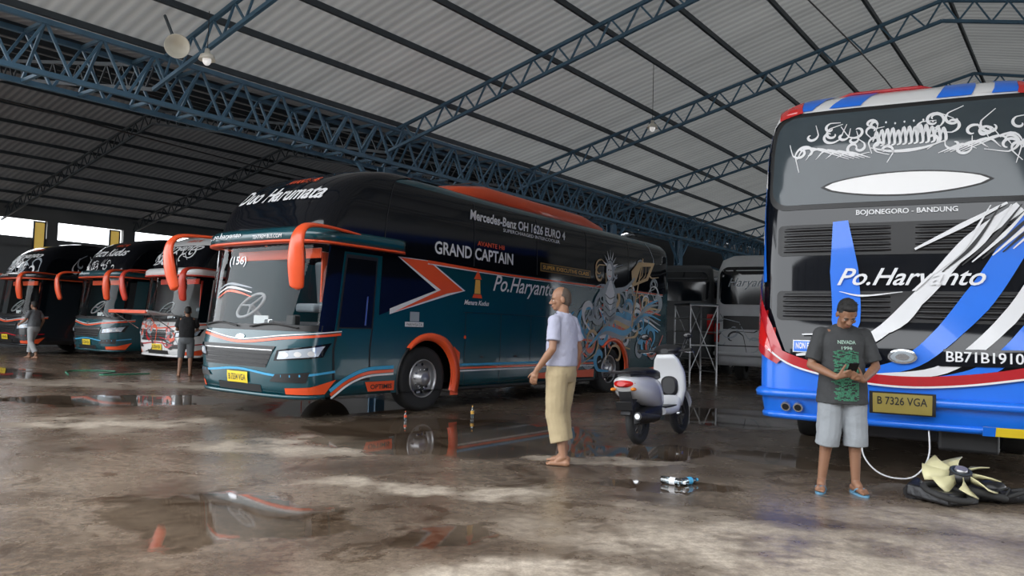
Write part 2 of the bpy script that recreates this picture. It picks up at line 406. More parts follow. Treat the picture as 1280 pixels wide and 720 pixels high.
g.rect(U(.62),U(1.30),.52,2.25,BLACKP,1); g.rect(U(.655),U(1.265),.55,1.25,TEAL,2); g.rect(U(.655),U(1.265),1.27,2.2,BG,2)
g.rect(U(1.12),U(1.15),1.3,1.7,SILVER,3)
g.poly([(U(1.40),1.45),(U(1.40),2.28),(U(2.1),2.28),(U(3.1),1.93),(U(1.9),1.60)],BG,2)
g.poly([(U(1.75),2.31),(U(2.45),2.31),(U(3.32),1.90),(U(2.9),1.80),(U(1.62),1.47),(U(1.62),1.55),(U(2.62),1.87)],WHITED,3)
g.poly([(U(1.80),2.30),(U(2.42),2.30),(U(3.26),1.90),(U(2.86),1.83),(U(1.70),1.50),(U(2.72),1.88)],ORANGE,4)
g.stroke([(U(2.4),2.29),(U(4.5),2.25),(U(7),2.25),(U(10.6),2.25)],(.05,.03,.03,.02),ORANGE,4)
g.stroke([(U(2.4),2.26),(U(4.5),2.22),(U(7),2.22),(U(10.6),2.22)],(.02,.012,.012,.012),WHITED,4)
for d in(1.42,3.52,5.35,7.1,8.9): g.rect(U(d),U(d)+.015,2.32,3.36,DARKI,2)
g.text('Mercedes-Benz OH 1626 EURO 4',U(3.4),3.08,2.9,.17,WHITED,4,shear=.15,bold=.03)
g.text('SUPERCHARGED INTERCOOLER',U(4.3),2.99,1.8,.06,WHITED,4,bold=.01)
g.text('GRAND CAPTAIN',U(2.55),2.43,2.05,.20,WHITED,4,bold=.02)
g.text('AVANTE H8',U(3.6),2.67,.75,.08,ORANGE,4,bold=.02)
g.rect(U(5.45),U(7.25),2.40,2.56,mat('dark_gold',(.25,.14,.03),.4),4); g.rect(U(5.48),U(7.22),2.42,2.54,BLACKP,5); g.text('SUPER EXECUTIVE CLASS',U(5.53),2.445,1.65,.075,GOLD,6,bold=.02)
g.text('Po.Haryanto',U(4.05),1.86,1.9,.36,WHITED,4,shear=.4,bold=.008)
g.stroke([(U(5.95),1.95),(U(6.3),2.1),(U(6.15),1.75),(U(5.8),1.8)],.012,WHITED,4)
g.poly([(U(3.50),1.80),(U(3.76),1.80),(U(3.73),1.86),(U(3.53),1.86)],ORANGE,4)
g.poly([(U(3.55),1.87),(U(3.71),1.87),(U(3.69),2.1),(U(3.57),2.1)],GOLD,4)
g.poly([(U(3.53),2.11),(U(3.73),2.11),(U(3.63),2.27)],ORANGE,4)
g.text('Menara Kudus',U(3.3),1.68,.65,.08,WHITED,4,shear=.3,bold=.02)
g.rect(U(1.95),U(2.35),1.30,1.37,WHITED,4); g.text('PARIWISATA',U(1.98),1.31,.34,.045,BLACKP,5)
g.rect(U(2.05),U(2.25),1.38,1.52,GREY,4)
for z,w,m in((.70,.035,LBLUE),(.645,.03,ORANGE),(.60,.02,WHITED)):
    g.stroke([(U(3.12),z),(U(5),z),(U(7.5),z)],w,m,3)
    g.stroke([(U(.55),z-.30),(U(.9),z-.12),(U(1.25),z-.02),(U(1.75),z)],w*1.4,m,4)
g.poly([(U(5.2),.40),(U(5.5),.50),(U(7.5),.52),(U(7.5),.36)],ORANGE,3)
g.poly([(U(8.9),.36),(U(8.9),.44),(U(10.8),.52),(U(10.8),.36)],ORANGE,3)
g.band(U(3.1),U(7.55),.28,.34,.02,BLACKP)
g.poly([(U(1.25),.36),(U(1.78),.36),(U(1.78),.5),(U(1.2),.5)],ORANGE,4); g.text('OPTIMIS',U(1.3),.39,.43,.07,BLACKP,5,bold=.02)
g.poly([(U(3.0),.22),(U(3.2),.22),(U(3.2),.9),(U(3.05),1.0)],ORANGE,off=.04)
for d in(3.35,4.3,5.2,6.3,7.4,9.0,10.2): g.rect(U(d),U(d)+.012,.36,1.55 if d<9 else 1.8,BLACKP,2)
g.rect(U(3.3),U(10.9),1.55,1.558,BLACKP,2)
for d in(3.8,4.75,5.75,6.9): g.ell(U(d),.82,.05,.02,BLACKP,3,12)
g.ell(U(3.35),1.15,.03,.03,ORANGE,3,10)
rnd=random.Random(11)
def curl(cx,cz,r,a0,turn,col,w,lay=4,g=g,tail=1.):
    pts=[]
    for i in range(14):
        t=i/13; a=a0+turn*t; rr=r*(1-.8*t)
        pts.append((cx+rr*math.cos(a)*1.1,cz+rr*math.sin(a)))
    d=Vector((math.cos(a0-math.copysign(pi/2,turn)),math.sin(a0-math.copysign(pi/2,turn))))*r*1.6*tail
    pts=[(pts[0][0]+d.x,pts[0][1]+d.y)]+pts
    g.stroke(pts,(w*.25,w,w*.9,w*.3),col,lay,k=3)
ART=[WHITED,GREY,LBLUE,ORANGE,TAN,GREY,LBLUE]
for i in range(64):
    d=rnd.uniform(6.5,10.3); z=rnd.uniform(.75,2.1)
    if z>1.2+ .45*(d-6.0): z=rnd.uniform(.7,1.2)
    curl(U(d),z,rnd.uniform(.14,.34),rnd.uniform(0,6.3),rnd.choice((-1,1))*rnd.uniform(3,5),ART[i%7],rnd.uniform(.07,.15),3+i%4)
for i in range(16):
    d=rnd.uniform(7.6,10.3); z=rnd.uniform(1.7,3.0)
    curl(U(d),z,rnd.uniform(.12,.26),rnd.uniform(0,6.3),rnd.choice((-1,1))*rnd.uniform(3,6),(GREY,WHITED,TAN,GREY)[i%4],rnd.uniform(.03,.07),3+i%3)
fx=8.05
g.ell(U(fx),2.62,.17,.24,GREY,7); g.ell(U(fx-.04),2.60,.12,.18,WHITED,8)
g.ell(U(fx-.08),2.64,.025,.015,BLACKP,9,10); g.ell(U(fx+.02),2.64,.025,.015,BLACKP,9,10); g.stroke([(U(fx-.09),2.52),(U(fx-.04),2.50),(U(fx+.01),2.52)],.012,ORANGE,9)
for k in range(7):
    a=pi*(.1+.8*k/6); g.poly([(U(fx+.15*math.cos(a+.15)),2.68+.2*math.sin(a+.15)),(U(fx+.15*math.cos(a-.15)),2.68+.2*math.sin(a-.15)),(U(fx+.34*math.cos(a)),2.68+.42*math.sin(a))],(WHITED,GREY)[k%2],8)
g.poly([(U(fx-.06),2.45),(U(fx+.08),2.45),(U(fx+.3),2.2),(U(fx+.28),1.7),(U(fx+.1),1.35),(U(fx-.25),1.75),(U(fx-.3),2.22)],GREY,7)
g.poly([(U(fx-.02),2.42),(U(fx+.05),2.42),(U(fx+.2),2.15),(U(fx+.05),1.7),(U(fx-.2),2.1)],WHITED,8)
for k in range(4): g.stroke([(U(fx-.2),2.1-k*.12),(U(fx),2.02-k*.13),(U(fx+.22),2.08-k*.12)],.018,TEAL,9)
g.stroke([(U(fx+.25),2.2),(U(fx+.7),2.3),(U(fx+1.1),2.55)],(.13,.09,.06),GREY,8)
g.poly([(U(fx+1.0),2.35),(U(fx+1.75),2.55),(U(fx+2.1),3.0),(U(fx+1.3),2.95),(U(fx+.95),2.7)],TAN,7)
g.poly([(U(fx+1.15),2.45),(U(fx+1.65),2.6),(U(fx+1.9),2.9),(U(fx+1.4),2.85)],BLACKG,8)
for k in range(3): g.stroke([(U(fx+1.25+k*.15),2.5+k*.03),(U(fx+1.45+k*.15),2.65),(U(fx+1.5+k*.15),2.88)],(.01,.03,.01),TAN,9)
g.stroke([(U(fx+1.0),1.4),(U(fx+1.2),2.2),(U(fx+1.5),3.05)],.05,TAN,9)
g.stroke([(U(fx-.3),2.2),(U(fx-.6),1.9),(U(fx-.5),1.5)],(.12,.09,.05),GREY,8)
for k in range(7):
    g.stroke([(U(7.0+k*.1),.85+k*.05),(U(7.7+k*.1),1.2+k*.08),(U(8.6+k*.1),1.15+k*.07),(U(9.5+k*.06),1.6+k*.06),(U(10.5),1.35+k*.13)],(.02,.10,.13,.08,.02),ART[k],5+k%3)
b1.d.out('livery_graphics',b1.root,b1.mw)
b=B()
b.sloft([(-3.2,3.54,.70,.03,4),(-3.45,3.60,.94,.14,4),(-4.2,3.64,1.0,.22,4),(-7.4,3.56,1.0,.22,4),(-8.3,3.50,.92,.13,4),(-8.6,3.46,.7,.03,4)],ORANGE)
for k in range(9): b.box((0,-4.0-k*.42,3.866-.01*k),(1.5,.05,.01),BLACKP)
b.out('roof_air_conditioner',b1.root,b1.mw)
BLK=mat('black_bus_paint',(.014,.016,.02),.22,coat=.5)
b2=front_bus('coach_bus',-12.2,22.2,TH,TEAL,ORANGE); front_livery(b2,TEAL,ORANGE,LBLUE,'Putra Kudus')
for i in range(14): curl(rnd.uniform(-.9,.9),rnd.uniform(2.62,2.8),.08,rnd.uniform(0,6),4,WHITED,.03,3,g=b2)
b2.text('Po.Haryanto',b2.U(4.05),1.86,1.9,.4,WHITED,4,shear=.4)
b2.d.out('livery_graphics',b2.root,b2.mw)
RO=mat('red_orange_paint',(.7,.06,.03),.3)
b3=front_bus('coach_bus',-9.25,20.2,TH,WHITE,RO); front_livery(b3,WHITE,ORANGE,RED,'Haryanto')
for i in range(26): curl(rnd.choice((rnd.uniform(-1,1),b3.U(rnd.uniform(1.3,5)))),rnd.uniform(.6,1.15),.2,rnd.uniform(0,6),4,(ORANGE,RED,GREY,BLACKP)[i%4],.08,3,g=b3)
for i in range(14): curl(rnd.uniform(-.9,.9),rnd.uniform(2.7,3.0),.16,rnd.uniform(0,6),4,WHITED,.05,3,g=b3)
b3.poly([(-1.4,3.15),(1.4,3.15),(1.2,3.5),(-1.2,3.5)],WHITE,2); b3.rect(b3.U(.9),b3.U(10.5),3.30,3.5,WHITE,2)
b3.d.out('livery_graphics',b3.root,b3.mw)
b=B()
b.box((.1,.42,1.42),(2.0,.75,.05),WHITE,rot=(.12,0,0),bev=.02); b.box((.1,.79,1.44),(1.9,.05,.08),ORANGE,bev=.01)
for sx in(-.8,.95): b.cyl((sx,.05,1.0),(sx,.7,1.4),.012,.012,SILVER,8)
b.out('raised_front_flap',b3.root,b3.mw)
b4=front_bus('coach_bus',-16.2,24.7,TH,BLK,ORANGE); front_livery(b4,BLK,ORANGE,RED,'Haryanto')
for i in range(40): curl(rnd.choice((rnd.uniform(-1.1,1.1),b4.U(rnd.uniform(.6,6)))),rnd.uniform(2.6,3.0),.2,rnd.uniform(0,6),4,(WHITED,GREY)[i%2],.07,3,g=b4)
for i in range(14): curl(b4.U(rnd.uniform(3.3,7)),rnd.uniform(.6,1.8),.3,rnd.uniform(0,6),4,(RED,ORANGE,GREY)[i%3],.12,3,g=b4)
b4.d.out('livery_graphics',b4.root,b4.mw)
# ---------------------------------------------------------------- rear-view bus (right)
PROFR=[(.5,-.08),(.7,0),(1.2,0),(1.45,-.05),(2.2,-.08),(2.7,-.12),(3.3,-.19),(3.6,-.26),(3.75,-.34),(3.85,-.46),(3.93,-.66),(4.0,-1.05)]
HWPR=[(.5,.98),(.8,1),(2.6,1),(3.3,.985),(3.6,.96),(3.78,.92),(3.9,.86),(4.0,.74)]
def rear_bus(name,x,y,th,main=BLACKG,lower=BLUE,L=10.3,prof=PROFR,hwp=HWPR,z1=4.0,hw=1.33):
    R=Bus(name,x,y,th,L=L,hw=hw,n=4.4,ry=.42,z0=.5,z1=z1,prof=prof,hwp=hwp,fade=(.5,1.6))
    U=R.U
    def mf(u,z):
        if z<.98: return lower
        if z>3.68: return WHITE if lower is BLUE else lower
        if abs(u)>U(.3): return BLACKG if 2.4<z<3.5 else lower
        return main
    ax=L-2.6
    holes=[(U(3.0)-.72,U(3.0)+.72,R.z0,1.3),(U(ax)-.72,U(ax)+.72,R.z0,1.3)]; holes+=[(-h[1],-h[0],h[2],h[3]) for h in holes]
    R.shell(mf,holes,zx=(.98,3.68,2.4,3.5),ux=(U(.3),))
    for q in(3.0,ax):
        for sg in(1,-1): R.arch(sg*U(q),R.z0,lower,T=1.3,r=.64,cz=.52)
    R.wheels((3.0,ax))
    return R
THR=math.radians(152.0)
r=rear_bus('coach_bus',3.73,7.32,THR)
BR=mat('bright_blue_vinyl',(.012,.17,.80),.3,coat=.4,var=.06)
GLS=mat('rear_window_glass',(.045,.06,.07),.10,var=.4,vs=1.5)
r.poly([(-1.72,3.0),(-1.30,3.64),(-1.05,3.74),(1.05,3.74),(1.30,3.64),(1.72,3.0),(1.7,3.66),(1.3,3.95),(-1.3,3.95),(-1.7,3.66)],WHITE,1)
for q in(-1.25,-.75,.30,.80): r.poly([(q,3.72),(q+.32,3.72),(q+.46,3.93),(q+.14,3.93)],BR,3)
r.band(-.75,.30,3.92,3.975,.04,RED)
for sg in(-1,1):
    r.poly([(sg*1.02,3.70),(sg*1.27,3.64),(sg*1.33,3.76),(sg*1.1,3.86)],REDL,5)
    r.band(sg*1.04,sg*1.27,3.70,3.79,.04,REDL)
def rr(u0,u1,z0,z1,rad,n=6):
    p=[]
    for cx,cz,a in((u1-rad,z0+rad,-pi/2),(u1-rad,z1-rad,0),(u0+rad,z1-rad,pi/2),(u0+rad,z0+rad,pi)):
        for i in range(n+1): t=a+pi/2*i/n; p.append((cx+rad*math.cos(t),cz+rad*math.sin(t)))
    return p
r.poly(rr(-1.31,1.31,2.64,3.70,.22),BLACKP,2); r.poly(rr(-1.26,1.26,2.69,3.65,.2),GLS,3)
rg=random.Random(5)
for sg in(-1,1):
    for i in range(17):
        curl(sg*rg.uniform(.15,1.02),rg.uniform(3.12,3.50),rg.uniform(.05,.11),rg.uniform(0,6.3),rg.choice((-1,1))*4.5,WHITED,.028,5,g=r)
    for i in range(5):
        a=.35*i; r.stroke([(sg*(.3+.05*i),3.14),(sg*(.5+.1*i),3.21+.02*i),(sg*(.62+.1*i),3.16)],(.006,.025,.004),WHITED,5)
for i in range(13):
    x0=-.28+.05*i; r.stroke([(x0,3.30),(x0+.03,3.38+rg.uniform(0,.06)),(x0+.05,3.28),(x0+.02,3.25)],(.012,.03,.012),WHITED,5)
for i in range(7): r.ell(-.25+i*.085,3.48+rg.uniform(-.02,.02),.009,.012,WHITED,5,8)
r.stroke([(-.3,3.24),(-.1,3.19),(.15,3.20),(.36,3.26)],(.01,.035,.01),WHITED,5)
n=20; r.poly([(-.76,2.86)]+[(-.76+1.52*i/n,2.86-.125*math.sin(pi*i/n)**.6) for i in range(1,n)]+[(.76,2.86)]+[(.76-1.52*i/n,2.86+.125*math.sin(pi*i/n)**.6) for i in range(1,n)],BLACKP,4)
r.poly([(-.72,2.86)]+[(-.72+1.44*i/n,2.86-.11*math.sin(pi*i/n)**.6) for i in range(1,n)]+[(.72,2.86)]+[(.72-1.44*i/n,2.86+.11*math.sin(pi*i/n)**.6) for i in range(1,n)],WHITE,5)
r.text('BOJONEGORO - BANDUNG',-.42,2.545,.88,.065,WHITED,4,bold=.02)
for z0,z1 in((2.16,2.48),(1.50,1.80)):
    r.poly(rr(-1.17,1.17,z0,z1,.05),BLACKP,2)
    for i in range(5):
        z=z0+.035+i*(z1-z0-.05)/5
        r.band(-1.13,-.08,z,z+.035,.022,SLAT); r.band(.08,1.13,z,z+.035,.022,SLAT)
def rib(pts,w,m,l=4): r.stroke(pts,w,m,l,k=8)
rib([(-.60,1.05),(-.50,1.5),(-.52,2.0),(-.56,2.5)],(.03,.26,.26,.14),BR,9)
rib([(-.95,1.15),(-.35,1.28),(.15,1.75),(.55,2.25),(.95,2.58)],(.02,.10,.13,.13,.1),WHITED,11)
rib([(-.5,.98),(.1,1.15),(.6,1.70),(.95,2.3),(1.15,2.62)],(.02,.14,.24,.22,.12),BR,10)
rib([(-.3,.98),(.35,1.08),(.85,1.55),(1.2,2.2)],(.02,.09,.13,.10),WHITED,12)
rib([(.15,.95),(.7,1.1),(1.12,1.6),(1.3,2.1)],(.02,.12,.15,.1),BR,11)
rib([(.1,2.2),(.5,2.42),(.85,2.62)],(.02,.05,.02),WHITED,12)
for k in range(9): rib([(.25+k*.08,1.95+k*.03),(.5+k*.08,2.2+k*.03),(.72+k*.08,2.6)],(.01,.035,.008),(WHITED,BLACKP)[k%2],13)
rib([(-.9,1.35),(-.1,1.42),(.3,1.9)],(.01,.05,.01),WHITED,12)
r.text('Po.Haryanto',-.58,1.80,1.26,.22,WHITED,16,shear=.45,bold=.012)
r.stroke([(-.56,1.79),(-.35,1.75),(0,1.79)],(.005,.02,.005),WHITED,16)
for sg in(-1,1):
    r.poly([(sg*1.30,1.9),(sg*1.85,1.9),(sg*1.85,3.3),(sg*1.40,3.55),(sg*1.36,2.7)],BR,4)
    r.poly([(sg*1.34,2.9),(sg*1.85,3.2),(sg*1.85,3.35),(sg*1.36,3.1)],WHITED,5)
    r.poly([(sg*1.37,2.3),(sg*1.85,2.6),(sg*1.85,2.72),(sg*1.37,2.45)],WHITED,5)
    r.poly([(sg*1.06,1.13),(sg*1.14,1.05),(sg*1.42,1.2),(sg*1.58,1.5),(sg*1.58,2.02),(sg*1.40,1.85),(sg*1.22,1.48)],RED,12)
    r.poly([(sg*1.18,1.16),(sg*1.40,1.28),(sg*1.50,1.5),(sg*1.50,1.8),(sg*1.32,1.5)],REDL,14)
    r.band(sg*1.18,sg*1.52,1.25,1.42,.045,REDL); r.band(sg*1.28,sg*1.56,1.44,1.6,.045,REDL)
r.poly([(-1.8,.55),(1.8,.55),(1.8,1.20),(1.2,1.06),(.5,.93),(0,.90),(-.5,.94),(-1.2,1.10),(-1.8,1.25)],BR,3)
r.stroke([(-1.36,1.32),(-1.05,1.12),(-.55,.99),(0,.945),(.55,.99),(1.05,1.09),(1.4,1.24)],(.06,.1,.09,.09,.09,.1,.06),RED,13)
r.stroke([(-1.26,1.22),(-.98,1.04),(-.5,.93),(0,.89),(.5,.93),(1.05,1.03)],.018,WHITED,14)
r.band(-1.5,1.5,.72,.80,.07,BR); r.band(-1.5,1.5,.5,.56,.035,BR)
r.rect(-.98,-.62,1.18,1.29,WHITED,15); r.rect(-.97,-.63,1.19,1.28,BR,16); r.text('NON ECONOMY',-.95,1.205,.3,.06,WHITED,17,bold=.02)
r.ell(.0,1.17,.125,.062,SILVER,18); r.ell(0,1.17,.10,.045,GREY,19); r.ell(0,1.17,.06,.028,SILVER,20)
r.poly([(.30,1.10),(1.4,1.13),(1.4,1.27),(.34,1.25)],BLACKG,15)
r.text('BB71B19105437',.36,1.145,.86,.085,WHITED,18,bold=.015)
r.rect(-.28,.28,.66,.84,BLACKP,off=.085); r.poly([(-.25,.675),(.25,.675),(.25,.825),(-.25,.825)],mat('old_plate',(.33,.26,.06),.5),off=.09); r.text('B 7326 VGA',-.21,.72,.42,.075,BLACKP,27,bold=.01)
r.rect(.66,1.05,.515,.60,YEL,off=.075); r.rect(.66,.76,.515,.60,BR,off=.078)
for k in range(2):
    u=-1.06+.12*k; p=r.P(u,.64,.02); p2=r.P(u,.64,.05); r.d.cyl(p,p2,.05,.048,SILVER,16); r.d.cyl(p2,p2+(p2-p)*.1,.034,.034,BLACKP,16)
r.d.out('livery_graphics',r.root,r.mw)
b=B(); b.box((-.55,-.45,.42),(.5,.5,.25),BLACKP,bev=.03); b.cyl((.7,-.1,.42),(.7,-.8,.42),.06,.06,BLACKP,12); b.box((.2,-.7,.45),(1.2,.5,.22),DARKI,bev=.03)
b.tube(catmull([(.30,-.1,.55),(.34,.02,.25),(.18,.05,.06),(-.08,.03,.05),(-.22,.0,.25),(-.22,-.1,.55)],6),.008,WHITED,6)
b.out('engine_underside',r.root,r.mw)
GW=mat('dusty_white_paint',(.48,.49,.50),.5,var=.25,vs=2)
PQ=[(.5,-.05),(.7,0),(3.0,-.12),(3.3,-.3),(3.45,-.7)]; HQ=[(.5,.98),(.8,1),(2.9,.98),(3.3,.9),(3.45,.75)]
q=rear_bus('coach_bus',6.45,19.8,THR,main=GW,lower=GW,L=10,prof=PQ,hwp=HQ,z1=3.45,hw=1.25)
q.poly(rr(-1.15,1.15,2.1,3.1,.2),BLACKG,2); q.text('Haryanto',-.9,2.5,1.2,.3,GREY,4,shear=.4)
for i in range(12): curl(rg.uniform(-1.1,1),rg.uniform(1.0,2.0),.25,rg.uniform(0,6),4,(GREY,BLACKP,GREY)[i%3],.05,3,g=q)
for sg in(-1,1): q.band(sg*1.1,sg*1.40,1.1,1.6,.04,REDL)
q.band(-1.4,1.4,.75,.85,.05,GW); q.rect(-1.0,1.0,1.45,1.8,BLACKP,2); q.rect(-1.2,1.2,1.0,1.03,BLACKP,4); q.d.out('livery_graphics',q.root,q.mw)
DG=mat('primer_grey_paint',(.035,.038,.042),.6,var=.3)
q=rear_bus('coach_bus',4.95,23.8,THR,main=DG,lower=DG,L=9,prof=PQ,hwp=HQ,z1=3.45,hw=1.25)
q.poly(rr(-1.15,1.15,2.3,3.2,.2),BLACKG,2); q.rect(-1.1,1.1,1.4,1.8,BLACKP,2)
for sg in(-1,1): q.band(sg*1.1,sg*1.40,1.3,1.9,.04,REDL)
q.d.out('livery_graphics',q.root,q.mw)
# ---------------------------------------------------------------- hall
HM=Matrix.Translation((-5.67,12.82,0))@Matrix.Rotation(-math.atan2(.603,.798),4,'Z')
def roofmat(name,c0,c1,trans):
    m=bpy.data.materials.new(name); m.use_nodes=True; nt=m.node_tree; p=nt.nodes['Principled BSDF']; o=nt.nodes['Material Output']
    tc=nn(nt,'ShaderNodeTexCoord')
    w=nn(nt,'ShaderNodeTexWave',bands_direction='Y'); w.inputs['Scale'].default_value=1.6; nt.links.new(tc.outputs['Object'],w.inputs['Vector'])
    no=nn(nt,'ShaderNodeTexNoise'); no.inputs['Scale'].default_value=.6; no.inputs['Detail'].default_value=8; mp=nn(nt,'ShaderNodeMapping'); mp.inputs['Scale'].default_value=(.5,3,1)
    nt.links.new(tc.outputs['Object'],mp.inputs[0]); nt.links.new(mp.outputs[0],no.inputs['Vector'])
    mx=nn(nt,'ShaderNodeMix',data_type='RGBA'); mx.inputs[6].default_value=(*c0,1); mx.inputs[7].default_value=(*c1,1)
    a=nn(nt,'ShaderNodeMath',operation='MULTIPLY_ADD'); nt.links.new(w.outputs['Fac'],a.inputs[0]); a.inputs[1].default_value=.45; nt.links.new(no.outputs['Fac'],a.inputs[2]); 
    a2=nn(nt,'ShaderNodeMath',operation='SUBTRACT'); nt.links.new(a.outputs[0],a2.inputs[0]); a2.inputs[1].default_value=.2; a2.use_clamp=True
    nt.links.new(a2.outputs[0],mx.inputs[0]); nt.links.new(mx.outputs[2],p.inputs['Base Color']); p.inputs['Roughness'].default_value=.6
    bp=nn(nt,'ShaderNodeBump'); bp.inputs['Distance'].default_value=.04; bp.inputs['Strength'].default_value=.7; nt.links.new(w.outputs['Fac'],bp.inputs['Height']); nt.links.new(bp.outputs['Normal'],p.inputs['Normal'])
    if trans:
        t=nn(nt,'ShaderNodeBsdfTranslucent'); nt.links.new(mx.outputs[2],t.inputs[0]); ms=nn(nt,'ShaderNodeMixShader'); ms.inputs[0].default_value=trans
        nt.links.new(p.outputs[0],ms.inputs[1]); nt.links.new(t.outputs[0],ms.inputs[2]); nt.links.new(ms.outputs[0],o.inputs[0])
    return m
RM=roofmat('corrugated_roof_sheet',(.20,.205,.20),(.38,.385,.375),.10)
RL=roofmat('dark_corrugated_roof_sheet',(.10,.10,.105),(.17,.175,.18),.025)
T0,T1=-5.5,35.6
def zr(q):
    if q>=10: return 8.0-.24*(q-10)
    if q>=0: return 5.6+.24*q
    if q>=-10: return 5.6-.20*q
    return 7.6+.20*(q+10)
b=B()
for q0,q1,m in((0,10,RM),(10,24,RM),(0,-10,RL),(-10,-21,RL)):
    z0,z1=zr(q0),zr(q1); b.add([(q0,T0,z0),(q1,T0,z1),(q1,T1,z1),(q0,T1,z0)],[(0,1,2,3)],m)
b.out('ceiling',None,HM,recalc=False)
b=B(); q=-20.4
while q<24:
    if abs(q)>.3: z=zr(q)-.06; b.beam((q,T0,z),(q,T1,z),.05,.10,STEELD)
    q+=1.22
b.out('roof_purlins',None,HM)
def truss(b,p0,p1,depth,step,m,w=.07):
    p0=Vector(p0);p1=Vector(p1); n=max(2,int((p1-p0).length/step)); dn=Vector((0,0,-depth))
    b.beam(p0,p1,w,w,m); b.beam(p0+dn,p1+dn,w,w,m)
    for i in range(n):
        a=p0+(p1-p0)*i/n; c=p0+(p1-p0)*(i+1)/n; mid=(a+c)/2
        b.beam(a,mid+dn,w*.5,w*.5,m); b.beam(mid+dn,c,w*.5,w*.5,m)
TS_=[-.5,4.7,9.6,14.6,19.6,24.6,29.6,34.6]
for t in TS_:
    b=B()
    for q0,q1 in((0,10),(10,24),(0,-10),(-10,-21)):
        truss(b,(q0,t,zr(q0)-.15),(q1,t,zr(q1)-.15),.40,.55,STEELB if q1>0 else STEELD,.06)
    b.out('roof_truss',None,HM)
b=B()
for dq in(-.35,.35): truss(b,(dq,T0,5.5),(dq,T1-.2,5.5),.75,.8,STEELB,.075)
t=T0
while t<T1-.2:
    for z in(5.5,4.75): b.beam((-.35,t,z),(.35,t,z),.05,.05,STEELB)
    b.beam((-.35,t,4.75),(.35,t,5.5),.04,.04,STEELB); t+=.8
b.out('girder_truss',None,HM)
for t in TS_[1:]:
    b=B()
    for dq in(-.1,.1): b.box((dq,t,2.35),(.03,.26,4.7),STEELB)
    b.box((0,t,2.35),(.2,.02,4.7),STEELB); b.box((0,t,.02),(.5,.5,.04),STEELD)
    for sg in(-1,1): b.beam((0,t,3.9),(0,t+sg*.8,4.70),.07,.07,STEELB)
    b.out('steel_column',None,HM)
for t in(-.5,9.6,19.6,29.6):
    b=B(); b.box((23.6,t,2.2),(.25,.25,4.4),STEELB); b.box((23.6,t,.02),(.5,.5,.04),STEELD); b.out('steel_column',None,HM)
WM=mat('grimy_wall',(.16,.17,.18),.8,var=.4,vs=.8); WD=mat('dark_wall_sheet',(.05,.055,.06),.8,var=.3,vs=.7)
b=B(); b.box((-20.8,15.5,1.95),(.2,41,3.9),WM); b.box((-20.8,15.5,5.2),(.2,41,.5),WM)
for i,(t0,t1) in enumerate(((-5,-2),(-1.2,1.2),(1.5,2.0),(3.9,4.4),(6.2,6.6),(9.2,9.7),(13,36))):
    b.box((-20.8,(t0+t1)/2,4.42),(.22,t1-t0,1.1),WM)
b.box((-20.8,8.0,4.05),(.2,12,.4),WM)
b.out('wall_left',None,HM)
b=B(); b.box((1.5,35.8,2.6),(45,.2,5.2),WD); b.add([(-21,35.75,5.2),(24,35.75,4.6),(10,35.75,8),(0,35.75,5.6),(-10,35.75,7.6)],[(0,3,4),(3,1,2),(0,1,3)],WD); b.out('wall_back',None,HM)
YW=mat('yellow_glowing_sheet',(.9,.62,.15),.6,emis=.35)  # emission stands in for daylight coming through the sheet
for i,t in enumerate((3.0,5.9,8.8)):
    b=B(); b.box((-20.65,t,4.1),(.05,.35,1.5),YW); b.box((-20.63,t-.2,4.1),(.08,.05,1.6),STEELD); b.box((-20.63,t+.2,4.1),(.08,.05,1.6),STEELD); b.box((-20.63,t,3.33),(.08,.45,.05),STEELD); b.box((-20.63,t,4.88),(.08,.45,.05),STEELD)
    b.out('window_%d'%(i+1),None,HM)
# added unseen facade behind the camera, keeps black panels from reflecting sky
FC=mat('added_facade_render',(.07,.07,.07),.85,var=.4,vs=.4); b=B()
b.box((0,-24,5.5),(90,.4,11.0),FC)
for i in range(14):
    x=-39+i*6; b.box((x,-23.75,1.9),(3.6,.1,3.8),DARKI); b.box((x,-23.72,5.6),(3.0,.1,1.2),BLACKG); b.box((x,-23.72,8.8),(3.0,.1,1.2),BLACKG); b.box((x+3,-23.7,5.5),(.4,.3,11.0),WD)
b.box((0,-23.6,11.1),(90,1.2,.25),WD)
b.out('added_reflection_wall')
CRM=mat('cream_enamel',(.62,.6,.52),.4)
p=Vector((-4.72,10.45,5.05)); e=empty('horn_loudspeaker',Matrix.Translation(p)); b=B()
ax=Vector((.35,-.9,-.15)).normalized()
b.lathe((0,0,0),ax,[(.03,-.22),(.035,-.1),(.06,0),(.10,.1),(.155,.17),(.165,.18),(.15,.17),(.09,.09),(.03,.02),(.001,.02)],CRM,32); b.sph(-ax*.2,(.06,.06,.06),CRM); b.beam((0,0,0),(-.25,.1,.5),.03,.03,STEELD)
b.out('horn',e,Matrix.Translation(p))
LB=mat('lamp_bulb_glass',(.9,.9,.88),.2,emis=.4)
def pendant(x,y,z,top):
    M=Matrix.Translation((x,y,z)); e=empty('pendant_lamp',M); b=B()
    b.lathe((0,0,0),(0,0,1),[(.0,.16),(.03,.16),(.04,.10),(.09,.07),(.115,.0),(.105,.0),(.05,.06)],CRM,24); b.sph((0,0,-.0),(.06,.06,.075),LB); b.cyl((0,0,.15),(0,0,top),.006,.006,BLACKP,6)
    b.out('shade',e,M)
pendant(-4.35,10.55,4.93,.7); pendant(2.75,15.4,5.45,1.6); pendant(10.,20.,5.2,1.2)
b=B(); b.tube(catmull([(9,2.5,6.1),(9.5,8,5.7),(9,15,5.9),(8,22,6.0)],8),.012,BLACKP,6); b.tube(catmull([(-1,-3,4.6),(-1.2,4,4.4),(-1.1,10,4.7)],8),.015,BLACKP,6); b.out('overhead_cable',None,HM)
